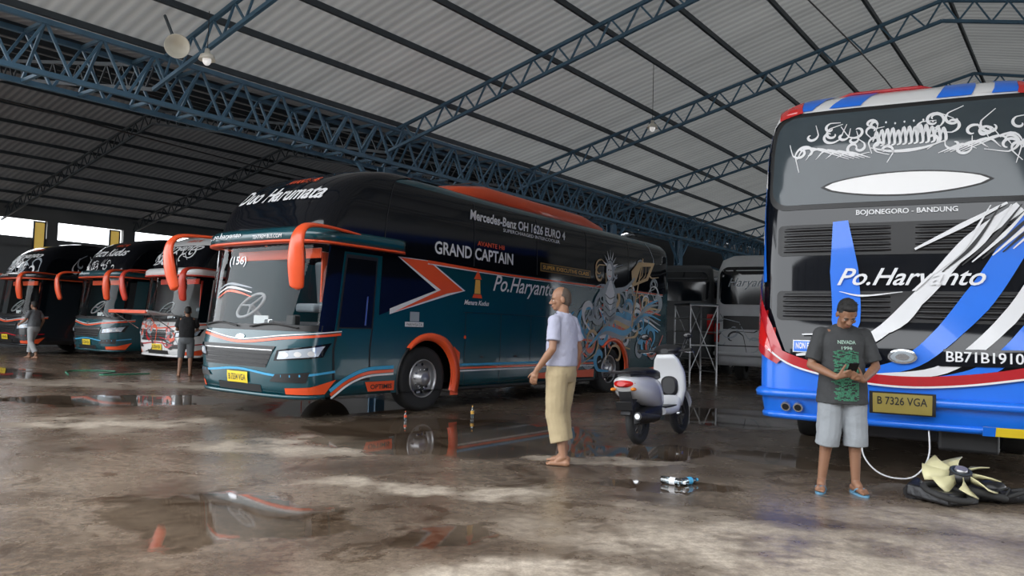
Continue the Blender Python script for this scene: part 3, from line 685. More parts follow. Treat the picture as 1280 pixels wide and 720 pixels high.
# ---------------------------------------------------------------- floor
def floormat():
    m=bpy.data.materials.new('wet_concrete'); m.use_nodes=True; nt=m.node_tree; p=nt.nodes['Principled BSDF']; L=nt.links.new
    tc=nn(nt,'ShaderNodeTexCoord'); pos=tc.outputs['Object']
    def noise(s,d=6,r=.6,v=pos,dist=0):
        n=nn(nt,'ShaderNodeTexNoise'); n.inputs['Scale'].default_value=s; n.inputs['Detail'].default_value=d; n.inputs['Roughness'].default_value=r; n.inputs['Distortion'].default_value=dist; L(v,n.inputs['Vector']); return n
    def mth(op,a,b=None,c=None,cl=False):
        n=nn(nt,'ShaderNodeMath',operation=op); n.use_clamp=cl
        for i,x in enumerate((a,b,c)):
            if x is None: continue
            if isinstance(x,(int,float)): n.inputs[i].default_value=x
            else: L(x,n.inputs[i])
        return n.outputs[0]
    def mr(v,a,b,c=0,d=1):
        n=nn(nt,'ShaderNodeMapRange',interpolation_type='SMOOTHSTEP'); L(v,n.inputs[0])
        for i,x in enumerate((a,b,c,d)): n.inputs[i+1].default_value=x
        return n.outputs[0]
    nd=noise(.9,5); sub=nn(nt,'ShaderNodeVectorMath',operation='SUBTRACT'); L(nd.outputs['Color'],sub.inputs[0]); sub.inputs[1].default_value=(.5,.5,.5)
    sc=nn(nt,'ShaderNodeVectorMath',operation='SCALE'); L(sub.outputs[0],sc.inputs[0]); sc.inputs['Scale'].default_value=1.9
    ad=nn(nt,'ShaderNodeVectorMath',operation='ADD'); L(pos,ad.inputs[0]); L(sc.outputs[0],ad.inputs[1])
    fl=nn(nt,'ShaderNodeVectorMath',operation='MULTIPLY'); L(ad.outputs[0],fl.inputs[0]); fl.inputs[1].default_value=(1,1,0)
    def ell(cx,cy,rx,ry,rot=0,a=1.1,b_=.8):
        n=nn(nt,'ShaderNodeMapping',vector_type='TEXTURE'); L(fl.outputs[0],n.inputs[0]); n.inputs['Location'].default_value=(cx,cy,0); n.inputs['Rotation'].default_value=(0,0,rot); n.inputs['Scale'].default_value=(rx,ry,1)
        l=nn(nt,'ShaderNodeVectorMath',operation='LENGTH'); L(n.outputs[0],l.inputs[0]); return mr(l.outputs['Value'],a,b_)
    def mx(items):
        v=items[0]
        for i in items[1:]: v=mth('MAXIMUM',v,i)
        return v
    pud=mx([ell(-.6,9.5,1.85,1.7,.3,1.06,.90),ell(1.4,8.6,1.3,.5,.4,1.1,.85),ell(1.35,6.7,.6,.3,0,1.1,.85),ell(-1.95,5.35,.85,.65,0,1.08,.88),ell(-6.2,12.2,2.2,.8,.2,1.1,.8),ell(3.4,12.5,1.5,1.5,.6,1.1,.8),ell(2.9,8.4,.8,.35,-.4,1.1,.8),ell(-.4,4.9,.5,.25,.5),ell(-12,17,3,1.2,-.5),ell(-2.5,12.2,1.5,1.2,.9)])
    dry=mx([ell(-2.3,8.3,.95,.75,.2,1.3,.6),ell(2.1,4.9,2.0,.75,-.15,1.3,.5),ell(-.5,6.35,1.2,.28,-.1,1.3,.5),ell(.9,7.9,.8,.25,0,1.3,.5),ell(-5,9.6,1.2,.7,.2,1.4,.4),ell(3.8,5.7,1.3,.5,-.3,1.3,.5),ell(-7,15,3,1,0,1.4,.3),ell(.2,4.0,1.5,.4,.3,1.4,.4)])
    nb=noise(1.7,9,.68); nf=noise(14,6,.7); nl=noise(.5,8,.65,dist=.6); ng=noise(60,4,.7); nm=noise(1.1,10,.72,dist=1.2)
    dryb=mth('MULTIPLY',dry,mr(nb.outputs['Fac'],.36,.58,.15,1)) 
    c1=nn(nt,'ShaderNodeMix',data_type='RGBA'); c1.inputs[6].default_value=(.095,.068,.048,1); c1.inputs[7].default_value=(.23,.18,.135,1); L(mr(nl.outputs['Fac'],.35,.68),c1.inputs[0])
    c2=nn(nt,'ShaderNodeMix',data_type='RGBA'); L(c1.outputs[2],c2.inputs[6]); c2.inputs[7].default_value=(.42,.36,.29,1); L(dryb,c2.inputs[0])
    c2b=nn(nt,'ShaderNodeMix',data_type='RGBA'); c2b.blend_type='MULTIPLY'; L(c2.outputs[2],c2b.inputs[6]); c2b.inputs[7].default_value=(.48,.42,.36,1); L(mth('MULTIPLY',mr(nm.outputs['Fac'],.53,.60),mth('MULTIPLY_ADD',dry,-.7,.85)),c2b.inputs[0])
    c3=nn(nt,'ShaderNodeMix',data_type='RGBA'); c3.blend_type='MULTIPLY'; L(c2b.outputs[2],c3.inputs[6]); c3.inputs[7].default_value=(.62,.58,.54,1); L(pud,c3.inputs[0])
    c4=nn(nt,'ShaderNodeMix',data_type='RGBA'); c4.blend_type='MULTIPLY'; L(c3.outputs[2],c4.inputs[6]); gr=nn(nt,'ShaderNodeCombineColor')
    gv=mth('MULTIPLY',mr(nf.outputs['Fac'],.3,.7,.70,1.18),mr(ng.outputs['Fac'],.3,.7,.82,1.12))
    for i in range(3): L(gv,gr.inputs[i])
    L(gr.outputs[0],c4.inputs[7]); c4.inputs[0].default_value=1
    L(c4.outputs[2],p.inputs['Base Color'])
    r1=mth('MULTIPLY_ADD',nb.outputs['Fac'],.38,.06); r2=mth('MULTIPLY_ADD',dryb,.35,r1)
    r3=mth('MULTIPLY',r2,mth('MULTIPLY_ADD',pud,-.90,1.)); L(mth('MAXIMUM',r3,.02),p.inputs['Roughness'])
    bp=nn(nt,'ShaderNodeBump'); bp.inputs['Distance'].default_value=.02; L(mth('MULTIPLY_ADD',pud,-.31,.32),bp.inputs['Strength'])
    L(mth('ADD',mth('MULTIPLY',nb.outputs['Fac'],1.),mth('MULTIPLY',nf.outputs['Fac'],.2)),bp.inputs['Height']); L(bp.outputs['Normal'],p.inputs['Normal'])
    return m
b=B(); b.add([(-70,-30,0),(60,-30,0),(60,90,0),(-70,90,0)],[(0,1,2,3)],floormat()); b.out('floor',None,None,recalc=False)
# ---------------------------------------------------------------- people
def remesh(b,name,parent,mw,vox,sm=3,extra=None):
    ob=b.out(name,None,None)
    m=ob.modifiers.new('r','REMESH'); m.mode='VOXEL'; m.voxel_size=vox; m.use_smooth_shade=True
    if sm: s_=ob.modifiers.new('s','SMOOTH'); s_.factor=.5; s_.iterations=sm
    if extra: 
        tx=bpy.data.textures.new(name,'CLOUDS'); tx.noise_scale=extra[0]; d=ob.modifiers.new('d','DISPLACE'); d.texture=tx; d.strength=extra[1]; d.mid_level=.5
    bpy.context.view_layer.update()
    me=bpy.data.meshes.new_from_object(ob.evaluated_get(bpy.context.evaluated_depsgraph_get()))
    old=ob.data; ob.modifiers.clear(); ob.data=me; bpy.data.meshes.remove(old)
    for p in me.polygons: p.use_smooth=True
    me.materials.clear(); me.materials.append(b.mats[0])
    ob.parent=parent; ob.matrix_world=mw; return ob
def hand(b,Wp,d,n,thumb,curl,m,spread=.012):
    d=Vector(d).normalized(); n=Vector(n); n=(n-d*n.dot(d)).normalized(); t=d.cross(n)
    if t.dot(Vector(thumb))<0: t=-t
    Wp=Vector(Wp)
    for k in range(4):
        o=(.028,.010,-.010,-.027)[k]
        b.caps(Wp+t*o*.6+d*.01,Wp+t*o+d*.080,.0145,.0125,m,10)
    b.sph(Wp+d*.045,(.026,.026,.026),m)
    for k,(o,l) in enumerate(((.031,.074),(.0105,.084),(-.0105,.078),(-.031,.060))):
        p=Wp+t*o+d*.080; a=curl*(.5+.1*k)
        axis=d.cross(n); dd=(d+t*o*spread*10).normalized(); rr_=.0092
        for f in(.45,.30,.25):
            dd=Matrix.Rotation(a,3,axis)@dd; q=p+dd*l*f; b.caps(p,q,rr_,rr_*.92,m,10); p=q; rr_*=.93; a=curl*.9
    p=Wp+t*.022+d*.02; dd=(d*.75+t*.65+n*.3).normalized()
    for f,rr_ in((.038,.0130),(.032,.0108),(.024,.0095)):
        q=p+dd*f; b.caps(p,q,rr_,rr_*.92,m,10); p=q; dd=(dd+n*.35*curl+d*.25).normalized()
def human(name,x,y,phi,H,P,skin,hairm,shirtm,pantm,vox=.0055,headturn=(0,0),torso=None,sleeve=.6,leg_end=None,hair='short',shoe=None,leg_r=(.105,.082,.08),collar=False):
    s=H/1.75; M=TR(x,y,phi)@Matrix.Scale(s,4); e=empty(name,TR(x,y,phi)); b=B(); V=Vector
    J={k:V(v) for k,v in P.items()}
    m=skin
    b.sph((0,0,.97),(.155,.11,.12),m); b.sph((0,.005,1.12),(.145,.105,.17),m); b.sph((0,.0,1.29),(.165,.11,.16),m)
    b.caps((-.13,-.005,1.40),(.13,-.005,1.40),.055,.055,m)
    hc=J.get('head',V((0,.015,1.51)))
    b.caps((0,-.015,1.38),hc+V((0,-.02,.03)),.060,.053,m); b.caps((-.1,-.01,1.41),(0,-.015,1.46),.035,.048,m); b.caps((.1,-.01,1.41),(0,-.015,1.46),.035,.048,m)
    for sd,sg in(('R',1),('L',-1)):
        S,E,Wr=J['sh'+sd],J['el'+sd],J['wr'+sd]
        b.caps(S,E,.050,.037,m); b.sph(S+(E-S)*.4+V((0,.005,0)),(.048,.048,.06),m); b.caps(E,E+(Wr-E)*.35,.038,.040,m); b.caps(E+(Wr-E)*.3,Wr,.040,.026,m)
        hd=J.get('hd'+sd,Wr-E); hn=J.get('hn'+sd,V((-sg,.2,0)))
        b.caps(Wr,Wr+V(hd).normalized()*.03,.026,.024,m)
        hand(b,Wr+V(hd).normalized()*.015,hd,hn,J.get('th'+sd,V((0,1,0))),P.get('curl'+sd,V((.35,0,0)))[0],m)
        Hp,K,A=J['hip'+sd],J['kn'+sd],J['an'+sd]
        b.caps(Hp,K,.088,.056,m); b.sph(K+V((0,.012,0)),(.052,.052,.06),m)
        cm=K+(A-K)*.3+V((0,-.018,0)); b.caps(K,cm,.050,.054,m); b.caps(cm,A,.052,.036,m)
        fd=J['ft'+sd].normalized(); sidev=fd.cross(V((0,0,1)))
        a0=V((A.x,A.y,0)); zb=P.get('solez',V((0,0,0)))[2]
        b.sph(a0-fd*.035+V((0,0,.034+zb)),(.034,.036,.034),m); b.caps(A,a0+fd*.05+V((0,0,.05+zb)),.038,.036,m); b.caps(a0-fd*.03+V((0,0,.032+zb)),a0+fd*.12+sidev*.015+V((0,0,.026+zb)),.032,.026,m); b.caps(a0-fd*.02+V((0,0,.032+zb)),a0+fd*.12-sidev*.02+V((0,0,.024+zb)),.03,.023,m)
        for k in range(5):
            l=(.178,.176,.168,.158,.146)[k]; o=(-sg)*(.030-.0155*k)
            b.caps(a0+fd*.12+sidev*o+V((0,0,.018+zb)),a0+fd*l+sidev*o+V((0,0,.012+zb)),.012 if k else .015,.010 if k else .013,m,8)
    HR=Matrix.Rotation(headturn[0],3,'Z')@Matrix.Rotation(-headturn[1],3,'X')
    def h(*v): return hc+HR@V(v)
    b.sph(h(0,-.008,.135),(.076,.095,.098),m,rot=HR); b.sph(h(0,.028,.075),(.062,.062,.075),m,rot=HR); b.sph(h(0,.048,.028),(.038,.038,.030),m,rot=HR)
    b.sph(h(0,.078,.118),(.052,.014,.014),m,rot=HR); b.caps(h(0,.088,.108),h(0,.106,.075),.009,.014,m,10); b.sph(h(.014,.097,.071),.009,m); b.sph(h(-.014,.097,.071),.009,m)
    for sg in(-1,1):
        b.sph(h(sg*.040,.07,.082),(.022,.018,.02),m,rot=HR); b.sph(h(sg*.080,-.008,.098),(.010,.02,.032),m,rot=HR@Matrix.Rotation(.2*sg,3,'Z'))
    b.sph(h(0,.083,.045),(.026,.012,.0075),m,rot=HR); b.sph(h(0,.081,.036),(.023,.012,.0075),m,rot=HR)
    remesh(b,'body',e,M,vox,2)
    f=B(); EW=mat('eye_white',(.75,.72,.68),.2); EB=mat('eye_iris',(.02,.012,.008),.15); LP=mat('lips',(.22,.075,.06),.5)
    for sg in(-1,1):
        f.sph(h(sg*.031,.0795,.101),(.0135,.008,.0075),EW,rot=HR,seg=12,rings=8); f.sph(h(sg*.031,.0855,.101),(.0055,.003,.0058),EB,rot=HR,seg=10,rings=6)
        f.tube([h(sg*.014,.0925,.120),h(sg*.032,.0935,.1255),h(sg*.050,.084,.120)],[.0035,.004,.0025],hairm,6)
        f.tube([h(sg*.018,.088,.1075),h(sg*.031,.0905,.1105),h(sg*.045,.084,.106)],[.0018,.002,.0015],hairm,6)
    f.tube([h(-.024,.087,.0405),h(-.010,.0955,.0415),h(.010,.0955,.0415),h(.024,.087,.0405)],[.0025,.0045,.0045,.0025],LP,6)
    f.out('face',e,M)
    hb=B()
    if hair=='short':
        hb.sph(h(0,-.022,.155),(.083,.096,.092),hairm,rot=HR,seg=24,rings=16); hb.sph(h(0,-.055,.12),(.074,.062,.085),hairm,rot=HR)
        hb.sph(h(0,.035,.198),(.062,.048,.036),hairm,rot=HR)
        for k in range(22):
            a=random.uniform(0,6.28); hb.caps(h(.05*math.cos(a),-.01+.06*math.sin(a),.215),h(.066*math.cos(a),.0+.08*math.sin(a),.222+random.uniform(-.03,.010)),.014,.006,hairm,8)
        remesh(hb,'hair',e,M,.006,2,(.01,.006))
    else:
        hb.sph(h(0,-.024,.132),(.0785,.087,.096),hairm,rot=HR,seg=24,rings=16); hb.sph(h(0,-.045,.100),(.0745,.064,.080),hairm,rot=HR)
        remesh(hb,'hair',e,M,.006,2)
    c=B()
    T=torso or [(.96,.0,.182,.138,2.3),(1.05,.0,.182,.142,2.3),(1.2,.0,.182,.135,2.3),(1.32,0,.188,.125,2.4),(1.39,-.004,.180,.105,2.3),(1.435,-.008,.13,.086,2.2),(1.47,-.012,.078,.072,2)]
    c.sloft([(z,cy,rx,ry,ex) for z,cy,rx,ry,ex in T],shirtm,32,axis='z')
    for sd,sg in(('R',1),('L',-1)):
        S,E=J['sh'+sd],J['el'+sd]; c.caps(S,S+(E-S)*.2,.066,.066,shirtm); c.cyl(S+(E-S)*.1,S+(E-S)*sleeve,.066,.072,shirtm,20)
        c.caps((0,-.01,1.40),S,.058,.060,shirtm); c.caps((sg*.11,-.01,1.415),(sg*.045,-.012,1.44),.052,.056,shirtm)
    remesh(c,'shirt',e,M,max(vox,.007),3,(.09,.018))
    if collar:
        k=B(); 
        k.torus((0,-.012,1.478),(0,-.2,1),.064,.014,shirtm,24,8); k.sph((-.04,.055,1.455),(.035,.012,.022),shirtm,rot=(0,.5,0)); k.sph((.04,.055,1.455),(.035,.012,.022),shirtm,rot=(0,-.5,0)); k.out('collar',e,M)
    c=B()
    c.sloft([(.80,0,.13,.10,2.2),(.86,0,.172,.128,2.3),(.93,0,.174,.132,2.3),(1.01,0,.165,.122,2.3)],pantm,32,axis='z')
    for sd in'RL':
        Hp,K,A=J['hip'+sd],J['kn'+sd],J['an'+sd]
        c.caps(Hp+V((0,0,-.02)),Hp+(K-Hp)*.5,leg_r[0],(leg_r[0]+leg_r[1])/2,pantm)
        le=leg_end if leg_end is not None else .2
        if le<K.z:
            t=(K.z-le)/(K.z-A.z); c.caps(Hp+(K-Hp)*.5,K,(leg_r[0]+leg_r[1])/2,leg_r[1],pantm); c.cyl(K,K+(A-K)*t,leg_r[1],leg_r[2],pantm,20)
        else:
            t=(Hp.z-le)/(Hp.z-K.z); c.cyl(Hp+(K-Hp)*.3,Hp+(K-Hp)*t,leg_r[1],leg_r[2],pantm,20)
    remesh(c,'trousers',e,M,max(vox,.007),3,(.11,.018))
    if shoe:
        k=B()
        for sd in'RL':
            A=J['an'+sd]; fd=J['ft'+sd].normalized(); sv=fd.cross(V((0,0,1))); a0=V((A.x,A.y,0))
            vs=[]; n=24
            for zz in(.001,.018):
                for i in range(n):
                    a=2*pi*i/n; w=.043+.008*math.cos(a); vs.append(a0+fd*(.055+.14*math.cos(a))+sv*w*math.sin(a)+V((0,0,zz)))
            k.add(vs,[(i,(i+1)%n,n+(i+1)%n,n+i) for i in range(n)]+[list(range(n,2*n)),list(range(n))[::-1]],shoe)
            c0=a0+fd*.125+V((0,0,.05))
            for q_ in(-1,1): k.tube(catmull([c0+V((0,0,.012)),a0+fd*.08+sv*q_*.035+V((0,0,.055)),a0+fd*.03+sv*q_*.043+V((0,0,.018))],4),.007,shoe,6)
            k.cyl(c0+V((0,0,-.03)),c0+V((0,0,.012)),.005,.006,shoe,6)
        k.out('flip_flops',e,M)
    return e,M
SK=mat('skin_tan',(.30,.155,.09),.5,var=.12,vs=12); SK2=mat('skin_brown',(.25,.125,.072),.5,var=.12,vs=12)
HB=mat('black_hair',(.012,.011,.010),.5,var=.5,vs=60,bump=.5,bscale=180); HG=mat('cropped_grey_hair',(.075,.055,.042),.7,var=.5,vs=70,bump=.3,bscale=200)
SH1=mat('pale_grey_blue_cotton',(.40,.41,.52),.85,var=.06,vs=5,bump=.15,bscale=30); PN1=mat('khaki_cotton',(.40,.32,.19),.85,var=.08,vs=5,bump=.15,bscale=30)
SH2=mat('charcoal_cotton',(.040,.042,.044),.85,var=.15,vs=5,bump=.15,bscale=30); PN2=mat('light_grey_cotton',(.27,.29,.31),.85,var=.08,bump=.15,bscale=30)
V=Vector
human('man',.52,7.72,math.radians(58),1.77,dict(
 shR=(.185,-.01,1.40),elR=(.245,-.06,1.13),wrR=(.25,.0,.88),hdR=(-.02,.10,-1),hnR=(-1,.1,0),curlR=(.5,0,0),
 shL=(-.185,-.01,1.40),elL=(-.25,-.03,1.13),wrL=(-.265,.13,.92),hdL=(.0,.35,-1),hnL=(1,.1,0),curlL=(.5,0,0),
 hipR=(.09,0,.90),knR=(.10,.05,.50),anR=(.10,.0,.09),ftR=(.1,1,0),
 hipL=(-.09,0,.90),knL=(-.10,.0,.50),anL=(-.11,-.10,.09),ftL=(-.1,1,0),head=(0,.02,1.51)),
 SK,HG,SH1,PN1,headturn=(math.radians(38),.08),hair='crop',leg_end=.23,sleeve=.72,collar=True,leg_r=(.115,.10,.098))
TS=[(.79,.0,.215,.150,2.4),(.88,.0,.212,.150,2.4),(1.0,.0,.200,.146,2.4),(1.1,.0,.190,.140,2.3),(1.2,.0,.185,.134,2.3),(1.32,0,.188,.125,2.4),(1.39,-.004,.180,.105,2.3),(1.435,-.008,.13,.086,2.2),(1.465,-.012,.085,.075,2)]
e2,M2=human('man',2.90,6.72,math.radians(172),1.71,dict(
 shR=(.185,-.01,1.40),elR=(.275,.03,1.12),wrR=(.115,.26,1.03),hdR=(-.75,.35,.30),hnR=(-.35,-.6,.7),curlR=(.6,0,0),thR=(0,0,1),
 shL=(-.185,-.01,1.40),elL=(-.275,.03,1.12),wrL=(-.105,.25,1.01),hdL=(.75,.35,.30),hnL=(.35,-.6,.7),curlL=(.6,0,0),thL=(0,0,1),
 hipR=(.095,0,.90),knR=(.12,.02,.50),anR=(.16,-.03,.10),ftR=(.35,1,0),
 hipL=(-.095,0,.90),knL=(-.11,.02,.50),anL=(-.12,.0,.10),ftL=(-.25,1,0),head=(0,.055,1.49),solez=(0,0,.018)),
 SK2,HB,SH2,PN2,headturn=(.05,.62),hair='short',leg_end=.42,sleeve=.85,torso=TS,shoe=mat('blue_rubber',(.12,.28,.42),.6),leg_r=(.108,.104,.104))
b=B(); b.box((.005,.315,1.10),(.080,.010,.155),BLACKG,rot=(-.75,0,.1),bev=.004); b.out('mobile_phone',e2,M2)
b=B(); GRN=mat('green_print',(.045,.19,.11),.8,var=.6,vs=40); LG=mat('pale_print',(.35,.5,.42),.8)
def onchest(x,z):
    ry=interp([(.79,.150),(1.0,.146),(1.1,.140),(1.2,.134),(1.32,.125),(1.39,.105)],z); rx=interp([(.79,.215),(1.0,.2),(1.2,.185),(1.39,.18)],z)
    return (x,ry*max(0,1-abs(x/rx)**2.35)**(1/2.35)+.011,z)
def ctext(t,x,z,w,h,m,bold=.02):
    vs,fs=text2d(t,0,bold); b.add([onchest(-(x+a*w),z+q*h) for a,q in vs],fs,m)
ctext('NEVADA',-.075,1.315,.15,.032,LG); ctext('1996',-.045,1.265,.09,.028,LG)
rg=random.Random(8)
for i in range(44):
    z=.82+i*.010; x=-.10
    while x<.095:
        w=rg.uniform(.008,.035)
        if rg.random()<.72: b.add([onchest(x,z),onchest(x+w,z),onchest(x+w,z+.0085),onchest(x,z+.0085)],[(0,1,2,3)],GRN)
        x+=w+.003
b.out('shirt_print',e2,M2)
BLKC=mat('black_cotton',(.015,.015,.017),.9); GRC=mat('grey_cotton',(.13,.14,.15),.9); LTC=mat('pale_trousers',(.35,.36,.37),.9)
human('man',-7.36,17.5,math.radians(20),1.60,dict(
 shR=(.185,.02,1.38),elR=(.24,.15,1.15),wrR=(.16,.36,1.12),hnR=(-.3,0,-1),
 shL=(-.185,.02,1.38),elL=(-.24,.15,1.15),wrL=(-.16,.36,1.14),hnL=(.3,0,-1),
 hipR=(.09,0,.90),knR=(.11,.04,.50),anR=(.12,-.05,.09),ftR=(.2,1,0),hipL=(-.09,0,.90),knL=(-.11,.04,.50),anL=(-.13,-.05,.09),ftL=(-.2,1,0),head=(0,.05,1.49)),
 SK2,HB,BLKC,GRC,vox=.011,headturn=(0,.3),leg_end=.45,sleeve=.7)
human('man',-14.0,22.6,math.radians(75),1.68,dict(
 shR=(.185,0,1.40),elR=(.25,-.1,1.15),wrR=(.24,.0,.93),hnR=(-1,0,0),
 shL=(-.185,0,1.40),elL=(-.25,.08,1.15),wrL=(-.22,.28,1.05),hnL=(1,0,0),
 hipR=(.09,0,.90),knR=(.10,.18,.52),anR=(.10,.22,.10),ftR=(.1,1,0),hipL=(-.09,0,.90),knL=(-.10,-.02,.50),anL=(-.10,-.26,.12),ftL=(-.1,1,0),head=(0,.03,1.50)),
 SK2,HB,GRC,LTC,vox=.011,headturn=(0,.1),leg_end=.18,sleeve=.7)
# ---------------------------------------------------------------- scooter
SM=TR(1.56,9.2,-math.atan2(.56,.83))@Matrix.Rotation(math.radians(-4),4,'Y')@Matrix.Scale(1.07,4); se=empty('motor_scooter',SM)
b=B(); SW=mat('pearl_white_plastic',(.72,.73,.74),.22,coat=.5,var=.03); SB=mat('satin_black_plastic',(.018,.018,.02),.4)
def wheel(y,r=.255):
    c=V((0,y,r)); b.torus(c,(1,0,0),r-.045,.047,RUBBER,36,12); b.torus(c,(1,0,0),r-.095,.014,SB,30,8); b.cyl(c-V((.05,0,0)),c+V((.05,0,0)),.045,.045,SILVER,16)
    for k in range(5):
        a=2*pi*k/5; b.beam(c+V((0,.04*math.cos(a),.04*math.sin(a))),c+V((0,.16*math.cos(a),.16*math.sin(a))),.03,.03,SB)
wheel(0); wheel(1.22)
b.sloft([(-.36,.70,.06,.04,2.2),(-.32,.68,.12,.08,2.4),(-.2,.64,.17,.13,2.5),(0,.60,.19,.165,2.6),(.2,.57,.185,.175,2.6),(.38,.54,.15,.18,2.6),(.5,.50,.11,.14,2.5),(.56,.47,.09,.1,2.4)],SW,28)
b.sloft([(-.30,.765,.08,.02,2.2),(-.2,.785,.13,.04,2.4),(0,.795,.15,.055,2.5),(.2,.785,.15,.055,2.5),(.4,.765,.12,.045,2.4),(.5,.72,.08,.03,2.2)],SB,24)
b.tube(catmull([(-.14,-.05,.79),(-.15,-.25,.80),(-.08,-.40,.81),(.08,-.40,.81),(.15,-.25,.80),(.14,-.05,.79)],5),.013,SB,8)
b.sloft([(-.385,.68,.05,.025,2.2),(-.36,.68,.095,.04,2.4),(-.30,.68,.13,.045,2.4)],REDL,20)
for sg in(-1,1): b.sph((sg*.12,-.33,.62),(.03,.045,.02),mat('amber_lens',(.8,.25,.02),.2))
b.box((0,-.28,.52),(.14,.02,.16),SB,rot=(.35,0,0)); b.box((0,-.335,.44),(.19,.008,.10),BLACKP,rot=(.35,0,0),bev=.003)
b.tube([(0,.28,.44),(0,.1,.53),(0,-.1,.545),(0,-.25,.44),(0,-.31,.34)],[.07,.085,.085,.075,.06],SB,12,flat=.25,fdir=(1,0,0))
b.sloft([(-.08,.30,.09,.07,2.4),(.1,.31,.12,.1,2.6),(.35,.32,.13,.11,2.6),(.5,.34,.1,.09,2.4)],SB,20)
b.cyl((.11,.3,.27),(.13,-.15,.31),.035,.05,SB,14); b.cyl((.135,-.14,.31),(.14,-.30,.33),.052,.045,SB,14); b.cyl((.14,-.30,.33),(.14,-.31,.33),.03,.03,SILVER,14)
b.cyl((-.1,.0,.30),(-.1,-.1,.58),.028,.028,SILVER,10)
b.sloft([(.45,.33,.15,.05,3),(.6,.32,.17,.05,3),(.8,.33,.17,.055,3),(.92,.40,.15,.09,3)],SW,24); b.box((0,.66,.375),(.28,.34,.02),SB,bev=.008)
vs=[];nz=10
for i in range(nz+1):
    t=i/nz; z=.36+.62*t; y=.98-.12*t+.05*math.sin(t*pi); w=interp([(0,.13),(.3,.19),(.65,.20),(.9,.15),(1,.10)],t)
    for j in range(9):
        a=-1+j/4; vs.append((w*a,y+.09*(1-a*a)**.6+.03,z))
    for j in range(9):
        a=1-j/4; vs.append((w*a*.98,y-.02,z))
b.add(vs,[(i*18+j,i*18+(j+1)%18,(i+1)*18+(j+1)%18,(i+1)*18+j) for i in range(nz) for j in range(18)]+[list(range(18))[::-1],list(range(nz*18,nz*18+18))],SW,True)
b.sloft([(.925,.60,.08,.10,2.6),(.95,.60,.11,.13,2.6)],SB,20)
for sg in(-1,1): b.cyl((sg*.07,1.21,.25),(sg*.06,1.06,.62),.018,.022,SB,10)
b.tube([V((0,1.22,.255))+V((0,math.cos(a),math.sin(a)))*.285 for a in[.2+i*.22 for i in range(11)]],[.05]+[.07]*9+[.05],SW,12,flat=.3,fdir=(1,0,0))
b.cyl((0,1.0,.85),(0,.93,1.0),.035,.035,SB,10)
b.sloft([(.84,1.02,.05,.03,2.2),(.88,1.03,.15,.05,2.4),(.95,1.04,.17,.065,2.4)],SB,24); b.sloft([(.95,1.04,.17,.065,2.4),(1.03,1.02,.12,.06,2.3),(1.07,1.0,.07,.04,2.2)],SW,24); b.sph((0,1.06,1.0),(.075,.03,.045),LENS)
for sg in(-1,1):
    b.cyl((sg*.14,.92,1.02),(sg*.34,.84,1.03),.014,.014,SB,10); b.cyl((sg*.22,.885,1.022),(sg*.35,.835,1.03),.019,.019,RUBBER,12)
    b.tube([(sg*.18,.94,1.01),(sg*.27,.95,1.0),(sg*.34,.92,1.0)],.006,SILVER,6)
    b.tube([(sg*.2,.92,1.04),(sg*.22,.93,1.12),(sg*.26,.92,1.18)],.007,SB,6); b.sph((sg*.275,.915,1.20),(.06,.018,.04),SB); b.sph((sg*.275,.903,1.20),(.05,.008,.032),BLACKG)
b.cyl((-.12,.42,.25),(-.26,.36,.02),.012,.012,SB,8)
b.out('scooter_body',se,SM)
# ---------------------------------------------------------------- removed engine fan and parts pile
FM=TR(3.80,6.50,.3); fe=empty('radiator_fan',FM); b=B(); CR=mat('cream_fan_plastic',(.62,.58,.34),.45)
axis=V((-.15,-.35,1)).normalized(); x_,y_,d_=frame(axis); c=V((0,0,.215))
b.cyl(c-d_*.04,c+d_*.04,.09,.085,BLACKP,24); b.cyl(c+d_*.04,c+d_*.07,.05,.045,RIM,20); b.torus(c+d_*.04,d_,.07,.012,STEELD,20,6)
for k in range(8):
    a=2*pi*k/8; vs=[]
    for i,rad in enumerate((.085,.15,.22,.29)):
        for j,(da,hh) in enumerate(((-.18-.10*i*.5,-.035),(0,-.005),(.20+.12*i*.5,.035))):
            an=a+da*.75+ i*.05; vs.append(c+(x_*math.cos(an)+y_*math.sin(an))*rad+d_*hh)
    fs=[(i*3+j,i*3+j+1,(i+1)*3+j+1,(i+1)*3+j) for i in range(3) for j in range(2)]
    b.add(vs,fs,CR,True)
ob=b.out('fan',fe,FM); so=ob.modifiers.new('t','SOLIDIFY'); so.thickness=.008
PM=TR(3.72,6.50,.2); pe=empty('engine_parts_pile',PM); b=B(); OIL=mat('oily_metal',(.03,.03,.032),.35,.5,var=.5,bump=.4)
rg=random.Random(2)
b.box((-.08,.0,.06),(.42,.38,.1),OIL,rot=(.05,.06,.3),bev=.02); b.box((.3,.12,.05),(.4,.35,.09),OIL,rot=(0,0,-.4),bev=.02)
b.torus((-.14,-.12,.10),(.1,-.2,1),.17,.025,RUBBER); b.torus((.25,-.05,.08),(.2,0,1),.17,.03,RUBBER); b.cyl((-.3,.1,.06),(-.12,.25,.10),.06,.05,OIL,14)
b.cyl((.35,-.12,.06),(.55,-.15,.06),.055,.055,OIL,16); b.sph((.5,.1,.08),(.12,.1,.08),OIL)
for i in range(12):
    p=V((rg.uniform(-.2,.6),rg.uniform(-.25,.3),.05)); b.tube(catmull([p,p+V((rg.uniform(-.15,.2),rg.uniform(-.15,.15),rg.uniform(0,.09))),p+V((rg.uniform(-.2,.3),rg.uniform(-.2,.2),0))],5),rg.uniform(.01,.022),(RUBBER,OIL)[i%2],8)
b.out('parts',pe,PM)
BT=glassmat('clear_pet',(.75,.85,.9),.15)
